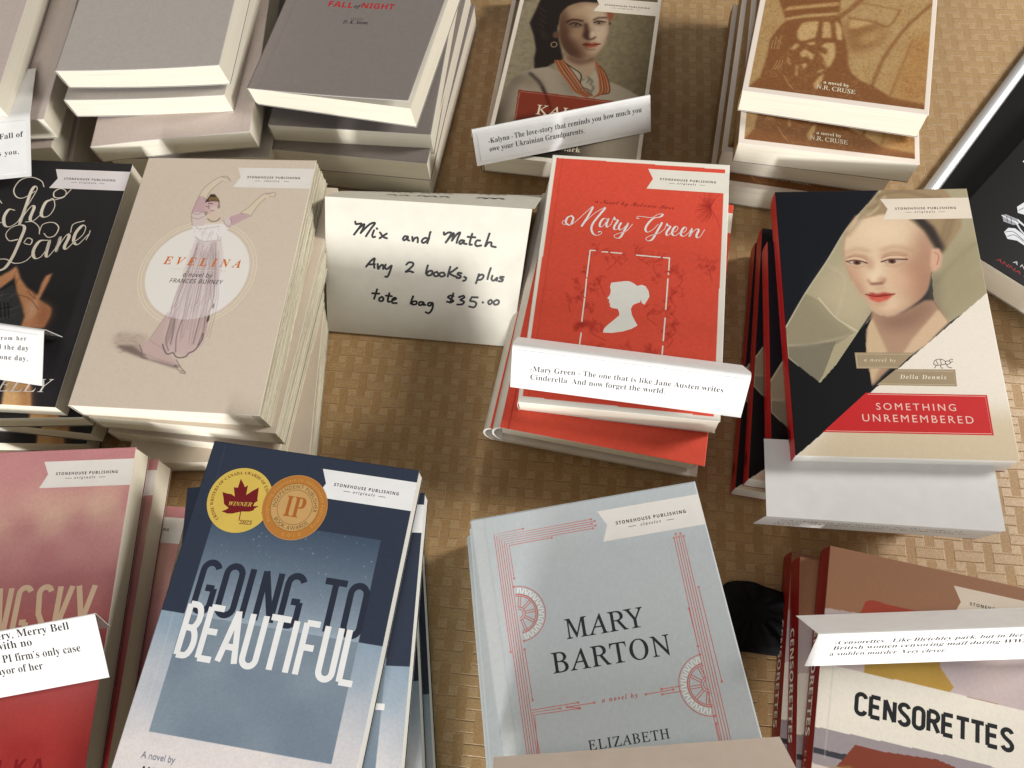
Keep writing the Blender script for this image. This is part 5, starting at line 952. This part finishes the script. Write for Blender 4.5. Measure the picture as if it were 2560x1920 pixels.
# back row, far left
g = 'pinkish taupe paperbacks in the far left stack'
book('A1', 'PI', 'pinkish taupe paperback cut off by the left edge, topmost of the far left stack', g)
book('A2', 'PI', 'pinkish taupe paperback, second in the far left stack, with a card standing on it', g)
book('A3', 'PI', 'taupe paperback third from the top in the far left stack', g)
book('A4', 'PI', 'taupe paperback lying on the cloth at the bottom of the far left stack', g, fr=down('A3', .046, .046, .0465, .004, 1))
g = 'grey taupe paperbacks stacked beside the mauve stack'
book('B1', 'TA', 'taupe paperback with brightly lit bottom edge, topmost in its back row stack', g, bow=.0015)
book('B2', 'TA', 'taupe paperback second from the top, its lit bottom edge half in shadow, back row', g, bow=.0012)
book('B3', 'PI', 'pale taupe paperback jutting forward under two taupe books, behind the dancing lady book', g, bow=-.0012)
book('B4', 'TA', 'taupe paperback on the cloth under the one that juts forward, back row', g, fr=down('B3', .052, .052, .0525, .006, -2))
g = 'dark mauve grey paperbacks in the back row stack'
book('FN1', 'FN', 'mauve grey paperback with red printed title and a lifted cover, topmost of its stack', g, lift=lambda s, t: .0090 * s ** 1.4 * (1 - .55 * t))
book('FN2', 'FN', 'mauve grey paperback directly beneath the one with a lifted cover', g)
book('FN3', 'FN', 'mauve grey paperback third from the top of its stack, behind the handwritten sign', g)
book('FN4', 'FN', 'mauve grey paperback lowest in its stack, resting on the cloth behind the handwritten sign', g)
g = 'paperbacks with the necklace portrait'
book('KA1', 'KA', 'paperback with portrait of a woman in a dark headscarf and orange bead necklaces', g)
book('KA2', 'KA', 'lower necklace portrait paperback, only its white left margin showing', g)
g = 'sepia paperbacks with an upside down figure'
book('NR1', 'NR', 'sepia paperback with upside down figure in a hat, topmost of its stack', g)
book('NR2', 'NR', 'sepia paperback second in its stack, showing the author line under the top book', g)
book('NR3', 'NR', 'sepia paperback third in its stack, white margin showing at the left', g)
book('NR4', 'NR', 'sepia paperback at the bottom of its stack with spine lettering at the left', g)
book('BK1', 'BK', 'black paperback with white line drawing, turned askew at the right edge', None)
# middle row
g = 'black paperbacks with chalk script'
book('EL1', 'EL', 'black paperback with chalk script title and hands forming a house, topmost of its stack', g)
book('EL2', 'EL', 'second chalk script paperback, just its pages sticking out under the top one', g)
book('EL3', 'EL', 'third chalk script paperback, bare arm showing on its cover strip', g)
book('EL4', 'EL', 'lowest chalk script paperback on the cloth above the pink book', g)
g = 'beige paperbacks with deckled pages'
book('EV1', 'EV', 'beige paperback with a dancing lady in a white circle, topmost of its deckle edged stack', g)
book('EV2', 'EV', 'beige deckle edged paperback right under the dancing lady cover', g, prints=False)
book('EV3', 'EV', 'beige deckle edged paperback third from the top of its stack', g, prints=False)
book('EV4', 'EV', 'beige deckle edged paperback lowest in its stack, shifted right', g, prints=False)
g = 'red books with the silhouette'
book('MG1', 'MG', 'red paperback with white border and white cameo silhouette of a woman', g)
book('MGH1', 'MGH', 'red jacketed hardback directly under the silhouette paperback', g)
book('MGH2', 'MGH', 'red jacketed hardback on the cloth, lowest under the silhouette paperback', g)
g = 'headscarf portrait paperbacks with red spines'
book('SU1', 'SU', 'paperback with portrait of a woman in a cream headscarf and a red title band, topmost', g)
book('SU2', 'SU', 'red spined paperback under the headscarf portrait, with a white card lying on it', g)
book('SU3', 'SU', 'red spined paperback third down, turned left of the headscarf portrait', g)
book('SU4', 'SU', 'red spined paperback lowest and furthest left under the headscarf portrait', g)
# front row
g = 'pink to red paperbacks at the front left'
book('LS1', 'LS', 'pink to red paperback with tall cream capitals, topmost at the front left', g)
book('LS2', 'LS', 'pink paperback second in the front left stack, its white banner strip showing', g)
book('LS3', 'LS', 'pink paperback lowest in the front left stack, partly under the navy book', g)
g = 'navy and sky paperbacks fanned in a stack'
book('GB1', 'GB', 'navy and pale sky paperback with two gold award seals, topmost of its fanned stack', g)
book('GB2', 'GB', 'navy paperback second in the fanned stack, peeking out right of the sealed one', g)
book('GB3', 'GB', 'navy paperback third in the fanned stack, its corner showing left of the gold seals', g)
book('GB4', 'GB', 'navy paperback fourth in the fanned stack, showing only a sliver at the right', g)
book('GB5', 'GB', 'navy paperback lowest in the fanned stack, resting on the cloth at its right', g)
g = 'blue grey classics with red circuit lines'
book('MB1', 'MB', 'blue grey paperback with red circuit lines and two half cogwheels, topmost', g)
book('MB2', 'MB', 'blue grey paperback second in its stack, thin cover strip showing at the left', g)
book('MB3', 'MB', 'blue grey paperback lowest in its stack, resting on the cloth', g)
g = 'paperbacks with dark red spines and white capitals'
book('CE1', 'CE', 'tan and white watercolour paperback with black capitals and dark red spine, topmost', g)
book('CE2', 'CE', 'dark red spined paperback in the middle of the front right stack', g)
book('CE3', 'CE', 'dark red spined paperback lowest and leftmost of the front right stack', g)

# ------------------------------------------------------------------ folded cards
def sheet(name, prof, W, m, parent, ex, wave=.0, th=.00045, nseg=16):
    """a strip of card: profile points (world, left end) swept along ex"""
    g = G(); ex = Vector(ex); prof = [Vector(p) for p in prof]; nrm = []
    for i, p in enumerate(prof):
        d = (prof[min(i + 1, len(prof) - 1)] - prof[max(i - 1, 0)]).normalized(); nrm.append(ex.cross(d).normalized())
    us = np.linspace(0, W, nseg + 1); n = len(prof)
    def row(u, s): return [p + ex * u + q * (s + wave * math.sin(u * 34 + .7) * math.sin(math.pi * min(1, i / max(1, n - 1)))) for i, (p, q) in enumerate(zip(prof, nrm))]
    for s in (0, -th):
        for a, b in zip(us[:-1], us[1:]): g.strip(row(a, s), row(b, s), m)
    for u in (us[0], us[-1]): g.strip(row(u, 0), row(u, -th), m)
    for i in (0, -1): g.strip([row(u, 0)[i] for u in us], [row(u, -th)[i] for u in us], m)
    g.V = [tuple(v) for v in g.V]
    return put(name, g.mesh(name, False), parent)
def lettering_on(parent, I, o, ex, ey, lift=.0003):
    n = Vector(ex).cross(Vector(ey)).normalized()
    V = [tuple(Vector(o) + Vector(ex) * a + Vector(ey) * b + n * (z + lift)) for a, b, z in I.V]
    return put('lettering', new_mesh('lettering', V, I.F, I.mats, I.M), parent)
def tent(key, label, foot=None, right=False, r=.003, text=None, paper=True, back=None, wave=.0, group='folded description cards on the books'):
    o, ex, ey, W, H = CARDS[key]; o, ex, ey = Vector(o), Vector(ex), Vector(ey); top = o + ey * H
    n = ex.cross(ey)
    if foot is None:
        hz = Vector((ey.x, ey.y, 0)).normalized(); foot = top + hz * math.hypot(ey.x, ey.y) * H * 1.1; foot.z = o.z
    foot = Vector(foot) - (ex * W if right else Vector((0, 0, 0)))
    t = thing('tent_card', label, 'card', tuple(o + ex * W / 2), group); b0 = Vector(t.location)
    d1 = ey; d2 = (foot - top).normalized(); p0 = top - d1 * r; p2 = top + d2 * r
    bez = [(1 - s) ** 2 * p0 + 2 * s * (1 - s) * top + s * s * p2 for s in np.linspace(0, 1, 9)]
    fp = [o + ey * H * s for s in np.linspace(0, 1 - r / H, 8)] + bez[1:5]; bp_ = [p for p in bez[4:]] + [top + d2 * (r + ((foot - top).length - r) * s) for s in np.linspace(.12, 1, 7)]
    fo = sheet('front_panel', [p - b0 for p in fp], W, CARD, t, ex, wave); sheet('back_panel', [p - b0 for p in bp_], W, CARD, t, ex, 0)
    if paper:
        g = G(); x0, x1, y0, y1 = .004, W - .004, .0035, H - .005; z = .00022; q = lambda a, b, c: tuple(o - b0 + ex * a + ey * b + n * c)
        g.poly([q(x0, y0, z), q(x1, y0, z), q(x1, y1, z), q(x0, y1, z)], LABELPAPER)
        for a, b in (((x0, y0), (x1, y0)), ((x1, y0), (x1, y1)), ((x1, y1), (x0, y1)), ((x0, y1), (x0, y0))): g.poly([q(*a, z), q(*b, z), q(*b, -.0002), q(*a, -.0002)], LABELPAPER)
        put('pasted_strip', g.mesh('pasted_strip'), t)
    if text:
        I = Ink(.00002); text(I); lettering_on(fo, I, o - b0, ex, ey, .00024 if paper else .00003)
    return t
TXT = (32, 30, 32)
def lines(key, rows):
    def f(I):
        for s, st, p0, p1, cp in rows: I.text_on(key, s, st, TXT, p0, p1, cp)
    return f
tent('KAt', 'white folded card leaning across the bead necklace portrait book', text=lines('k8', [
    ('-Kalyna -', 'serifb', (183, 790), (455, 733), (183, 735)), ('The love-story that reminds you how much you', 'serif', (470, 731), (1875, 441), (470, 672)), ('owe your Ukrainian Grandparents.', 'serif', (197, 880), (1243, 672), (197, 822))]))
tent('MGt', 'white folded card with thick curved fold lying on the red silhouette book', r=.007, text=lines('t8', [
    ('-Mary Green -', 'serifb', (248, 1082), (494, 1104), (248, 1056)), ('The one that is like Jane Austen writes', 'serif', (508, 1105), (1200, 1187), (508, 1080)), ('Cinderella. And now forget the world.', 'serif', (248, 1122), (912, 1193), (248, 1096))]))
tent('CEt', 'white folded card standing on the dark red spined stack at front right', FEET['CEt'][0], text=lines('t6', [
    ('-Censorettes -', 'serifb', (790, 803), (1165, 786), (790, 778)), ('Like Bletchley park, but in Bermuda...', 'serif', (1185, 785), (2300, 738), (1185, 762)), ('British women censoring mail during WW2... then', 'serif', (775, 840), (2330, 778), (775, 816)), ('a sudden murder. Very clever.', 'serif', (752, 880), (1558, 853), (752, 856))]))
tent('LSt', 'white folded card lying on the pink to red book at front left', FEET['LSt'][0], True, paper=False, text=lines('t2', [
    ('After surgery, Merry Bell', 'serif', (-262, 1068), (343, 974), (-262, 1030)), ('is back with no', 'serif', (-200, 1107), (160, 1054), (-200, 1069)), ('new PI firm\u2019s only case', 'serif', (-78, 1156), (400, 1082), (-78, 1118)), ('mayor of her', 'serif', (-52, 1209), (215, 1170), (-52, 1172))]))
tent('ELt', 'white folded card on the black chalk script book at the left edge', FEET['ELt'][0], True, text=lines('t5', [
    ('letters from her', 'serif', (-145, 1020), (145, 1029), (-145, 998)), ('she told the day', 'serif', (-135, 1068), (157, 1084), (-135, 1042)), ('until one day,', 'serif', (-105, 1122), (152, 1141), (-105, 1096))]))
tent('FNt', 'white folded card at the left edge below the pinkish taupe stack', FEET['FNt'][0], True, text=lines('t0', [
    ('(Book 2) Fall of', 'serifb', (-300, 1296), (212, 1232), (-300, 1248)), ('inspires you,', 'serif', (-250, 1440), (172, 1387), (-250, 1396))]))
# the card under the headscarf portrait: its fold faces the viewer, the written panel hangs below it
def turned_card():
    o, ex, ey, W, H = CARDS['SUt']; o, ex, ey = Vector(o), Vector(ex), Vector(ey); W = .1465
    t = thing('tent_card', 'white folded card tucked under the headscarf portrait book, fold towards the viewer', 'card', tuple(o + ex * W / 2), 'folded description cards on the books'); b0 = Vector(t.location)
    f = Vector(FEET['SUt'][0]); d2 = (f - o).normalized()
    sheet('back_panel', [o + ey * H * .62 * s - b0 for s in np.linspace(0, 1, 8)], W, CARD, t, ex)
    L2 = (f - o).length; fo = sheet('front_panel', [o + d2 * L2 * s  - b0 for s in np.linspace(0, 1, 8)], W - .002, CARD, t, ex)
    I = Ink(.00002)
    for i, (s, x1) in enumerate((('Something old and Medieval, for the reader of', .125), ('Canada, and women\u2019s stories, to be read slowly to', .130), ('the end.', .030))): I.text(s, 'serif', TXT, .012, x1, L2 - .009 - .006 * i, .0024)
    ey2 = (o - f).normalized(); lettering_on(fo, I, f - b0, ex, ey2, .0006)
turned_card()
# the card at the front edge, its back panel rising towards the viewer
def near_card():
    o, ex, ey, W, H = CARDS['MBt']; o, ex, ey = Vector(o), Vector(ex), Vector(ey)
    t = thing('tent_card', 'white folded card with shade tinted back standing on the blue grey circuit book at the front edge', 'card', tuple(o + ex * W / 2), 'folded description cards on the books'); b0 = Vector(t.location)
    top = o; foot = o + ey * H; m = pmat('shaded_card', (.64, .53, .44), .65, .2)  # white card; the warm shade on its back panel is mixed into the colour
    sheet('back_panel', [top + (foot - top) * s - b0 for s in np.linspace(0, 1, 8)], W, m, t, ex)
    f2 = top + Vector((0, -.028, -.042)); sheet('front_panel', [f2 + (top - f2) * s - b0 for s in np.linspace(0, 1, 8)], W, CARD, t, ex)
near_card()
# the handwritten price sign
def price_sign():
    A, B, C_, D = (Vector(MM[k]) for k in ('bl', 'br', 'tl', 'tr')); W, H = .158, .1155
    t = thing('price_sign', 'cream folded sign handwritten in black marker, standing on the cloth', 'sign', tuple((A + B) / 2)); b0 = Vector(t.location)
    S = lambda a, b, c=0.0: (A * (1 - a) + B * a) * (1 - b) + (C_ * (1 - a) + D * a) * b + Nn * c - b0
    Nn = (B - A).cross(C_ - A).normalized(); sag = lambda a, b: .0022 * math.sin(math.pi * b) * math.sin(math.pi * (.2 + .6 * a))
    SC_ = pmat('cream_sign_card', (.72, .69, .60), .6, .2); nu, nv = 16, 14; th = .0005
    g = G()
    for k, s in ((0, 0), (1, -th)):
        for i in range(nu): g.strip([tuple(S(i / nu, j / nv, s + sag(i / nu, j / nv))) for j in range(nv + 1)], [tuple(S((i + 1) / nu, j / nv, s + sag((i + 1) / nu, j / nv))) for j in range(nv + 1)], SC_)
    for a in (0, 1): g.strip([tuple(S(a, j / nv, sag(a, j / nv))) for j in range(nv + 1)], [tuple(S(a, j / nv, -th + sag(a, j / nv))) for j in range(nv + 1)], SC_)
    for b in (0, 1): g.strip([tuple(S(i / nu, b)) for i in range(nu + 1)], [tuple(S(i / nu, b, -th)) for i in range(nu + 1)], SC_)
    fo = put('front_panel', g.mesh('front_panel', True), t)
    # back panel: falls away behind the fold, its right end curling
    FL, FR = Vector(MM['fl']), Vector(MM['fr']); g = G()
    def Bk(a, b, c=0.0): 
        top = C_ * (1 - a) + D * a; ft = FL * (1 - a) + FR * a; p = top * (1 - b) + ft * b
        return tuple(p + Vector((.006 * a ** 6 * (1 - abs(2 * b - .7)), 0, c + .010 * math.sin(math.pi * b) * (.4 + .6 * a))) - b0)
    for c in (0, -th):
        for i in range(nu): g.strip([Bk(i / nu, j / nv, c) for j in range(nv + 1)], [Bk((i + 1) / nu, j / nv, c) for j in range(nv + 1)], SC_)
    for a in (0, 1): g.strip([Bk(a, j / nv) for j in range(nv + 1)], [Bk(a, j / nv, -th) for j in range(nv + 1)], SC_)
    bo = put('back_panel', g.mesh('back_panel', True), t)
    Ib = Ink(.0)
    for x in (.30, .36, .45, .50, .56, .74, .78, .82):
        for y in (.25, .45): Ib.ribbon(np.array([(x - .02, y), (x, y + .03), (x + .025, y - .01)]), .012, (30, 28, 28))
    put('handwriting', new_mesh('handwriting', [Bk(a, b, .0006 + z) for a, b, z in Ib.V], Ib.F, Ib.mats, Ib.M), bo)
    I = Ink(.0)
    K = [ # Mix and Match
     [(398, 350), (405, 372), (440, 368), (455, 372), (425, 420), (388, 470)], [(388, 470), (430, 415), (480, 372), (468, 415), (448, 455)], [(448, 455), (500, 400), (540, 368), (578, 362), (545, 410), (515, 455), (497, 485)], [(570, 430), (555, 470), (560, 492), (580, 490)], [(594, 412), (598, 416)], [(625, 450), (655, 490), (688, 503)], [(686, 460), (655, 480), (622, 503)],
     [(880, 487), (850, 485), (835, 510), (850, 520), (880, 495), (876, 515), (892, 524)], [(920, 490), (925, 530), (940, 505), (965, 495), (972, 515), (970, 540)], [(1068, 508), (1035, 500), (1008, 525), (1020, 545), (1050, 530), (1072, 500), (1082, 455), (1088, 445)], [(1075, 500), (1058, 548)],
     [(1210, 448), (1215, 470), (1250, 450), (1280, 455), (1262, 490), (1228, 542)], [(1228, 542), (1270, 490), (1300, 455), (1295, 490), (1285, 525)], [(1285, 525), (1325, 470), (1360, 450), (1340, 500), (1328, 545)], [(1398, 525), (1368, 522), (1352, 545), (1368, 555), (1395, 530), (1395, 550), (1420, 556)], [(1472, 462), (1455, 520), (1448, 560), (1468, 562)], [(1430, 490), (1500, 495)], [(1545, 525), (1515, 525), (1500, 555), (1515, 575), (1555, 570)], [(1632, 460), (1612, 520), (1592, 580), (1620, 545), (1650, 545), (1650, 575), (1690, 586)],
     # Any 2 books, plus
     [(500, 765), (540, 715), (578, 688), (570, 730), (575, 775)], [(520, 745), (580, 742)], [(605, 740), (610, 785), (632, 755), (655, 750), (655, 785)], [(678, 745), (672, 775), (692, 785), (730, 755)], [(734, 755), (715, 815), (695, 855), (675, 855)], [(868, 745), (890, 725), (925, 728), (930, 750), (895, 785), (862, 812), (895, 805), (930, 815)],
     [(1065, 752), (1052, 800), (1050, 830), (1075, 805), (1105, 805), (1100, 835), (1070, 845), (1052, 832)], [(1150, 812), (1125, 820), (1120, 840), (1140, 852), (1165, 838), (1150, 812)], [(1210, 818), (1180, 822), (1172, 842), (1192, 855), (1222, 842), (1210, 818)], [(1272, 765), (1255, 820), (1248, 855)], [(1335, 775), (1290, 808), (1262, 822), (1295, 845), (1330, 858)], [(1375, 825), (1345, 822), (1342, 838), (1368, 850), (1358, 868), (1330, 866)], [(1400, 858), (1418, 870), (1408, 890), (1390, 895)],
     [(1535, 835), (1522, 880), (1508, 918)], [(1532, 855), (1560, 838), (1580, 852), (1560, 882), (1525, 888)], [(1645, 780), (1628, 830), (1615, 880)], [(1660, 850), (1652, 880), (1672, 895), (1705, 868), (1698, 895)], [(1765, 862), (1735, 862), (1735, 876), (1758, 885), (1745, 902), (1718, 900)],
     # tote bag $35.00
     [(600, 972), (585, 1020), (572, 1060)], [(555, 1008), (620, 1012)], [(645, 1040), (622, 1052), (620, 1075), (645, 1080), (658, 1058), (645, 1040)], [(712, 1008), (700, 1050), (700, 1085), (718, 1085)], [(680, 1030), (735, 1035)], [(735, 1075), (772, 1060), (760, 1048), (740, 1065), (738, 1095), (778, 1098)],
     [(930, 1035), (915, 1075), (908, 1105), (935, 1082), (962, 1085), (955, 1108), (925, 1112)], [(1025, 1090), (992, 1088), (982, 1110), (1000, 1118), (1028, 1095), (1025, 1115), (1042, 1115)], [(1105, 1095), (1075, 1095), (1065, 1115), (1085, 1122), (1110, 1098), (1105, 1150), (1075, 1190), (1045, 1182)],
     [(1300, 1035), (1270, 1030), (1250, 1045), (1280, 1062), (1300, 1080), (1275, 1092), (1242, 1085)], [(1300, 1010), (1270, 1095)], [(1352, 1045), (1390, 1032), (1400, 1048), (1365, 1070), (1398, 1085), (1380, 1110), (1335, 1112)], [(1470, 1045), (1455, 1080), (1490, 1085), (1512, 1105), (1490, 1138), (1445, 1130)], [(1470, 1045), (1525, 1048)], [(1570, 1092), (1574, 1096)], [(1640, 1072), (1622, 1090), (1632, 1112), (1655, 1100), (1655, 1078), (1640, 1072)], [(1700, 1072), (1675, 1090), (1682, 1115), (1715, 1108), (1720, 1082), (1700, 1072)]]
    for k in K: I.ribbon(hmap('mm', k), .0017, (16, 14, 16), n=6)
    put('handwriting', new_mesh('handwriting', [tuple(S(a / W, b / H, .00008 + z + sag(a / W, b / H))) for a, b, z in I.V], I.F, I.mats, I.M), fo)
price_sign()

# ------------------------------------------------------------------ other things on the table
def panel():
    """a flat dark panel with a rounded silver rim, under the black book"""
    p0, p1 = Vector(PANEL[0]), Vector(PANEL[1]); ey = (p1 - p0); ey.z = 0; ey.normalize(); ex = Vector((ey.y, -ey.x, 0)); o = Vector((p0.x, p0.y, 0)) - ey * .005
    W, H, T = .20, .32, .0076; t = thing('dark_panel', 'flat black panel with a rounded silver rim under the black book at the right edge', 'tray', tuple(o + ex * W / 2 + ey * H / 2)); b0 = Vector(t.location)
    q = lambda a, b, z: tuple(o + ex * a + ey * b + Vector((0, 0, z)) - b0)
    g = G(); m = pmat('black_glass', (.008, .008, .009), .22, .5); i = .0115
    g.poly([q(i, i, T - .0008), q(W - i, i, T - .0008), q(W - i, H - i, T - .0008), q(i, H - i, T - .0008)], m); g.poly([q(i, i, .001), q(i, H - i, .001), q(W - i, H - i, .001), q(W - i, i, .001)], m)
    put('panel', g.mesh('panel'), t)
    g = G(); ms = bpy.data.materials.new('brushed_silver'); ms.use_nodes = True; b = ms.node_tree.nodes['Principled BSDF']; b.inputs['Base Color'].default_value = (.72, .73, .75, 1); b.inputs['Metallic'].default_value = .7; b.inputs['Roughness'].default_value = .5
    prof = [(i + .0004, T - .0012)] + [(i * .5 + i * .5 * math.cos(a), T / 2 + T / 2 * math.sin(a)) for a in np.linspace(.5, 2 * math.pi - .5, 16)] + [(i + .0004, .0012)]
    cor = [(0, 0, 1, 1), (W, 0, -1, 1), (W, H, -1, -1), (0, H, 1, -1)]
    loops = [[q(cx + sx * a, cy + sy * a, z) for cx, cy, sx, sy in cor] for a, z in prof]
    for A, B in zip(loops[:-1], loops[1:]): g.strip(A + A[:1], B + B[:1], ms)
    put('rim', g.mesh('rim'), t)
panel()
def black_cloth():
    P = catmull(np.array(CLOTHPTS + CLOTHPTS[:1]), 6)[:-1]; c = P.mean(0); g = G(); m = pmat('black_fabric', (.010, .010, .011), .9, .1, .3)
    rings = []
    for s, z in ((1.0, .0), (1.0, .004), (.97, .0075), (.85, .010), (.6, .0115), (.3, .011)):
        rings.append([(c[0] + (x - c[0]) * s, c[1] + (y - c[1]) * s, z + .0016 * math.sin(x * 330 + y * 160) * math.sin(y * 210 - x * 90) * (z > .003)) for x, y in P])
    for A, B in zip(rings[:-1], rings[1:]): g.strip(A + A[:1], B + B[:1], m)
    g.poly(rings[-1], m)
    o = put('black_cloth', g.mesh('black_cloth', True)); o['label'] = 'folded black cloth lying between the blue grey circuit book and the dark red spines'; o['category'] = 'cloth'
black_cloth()
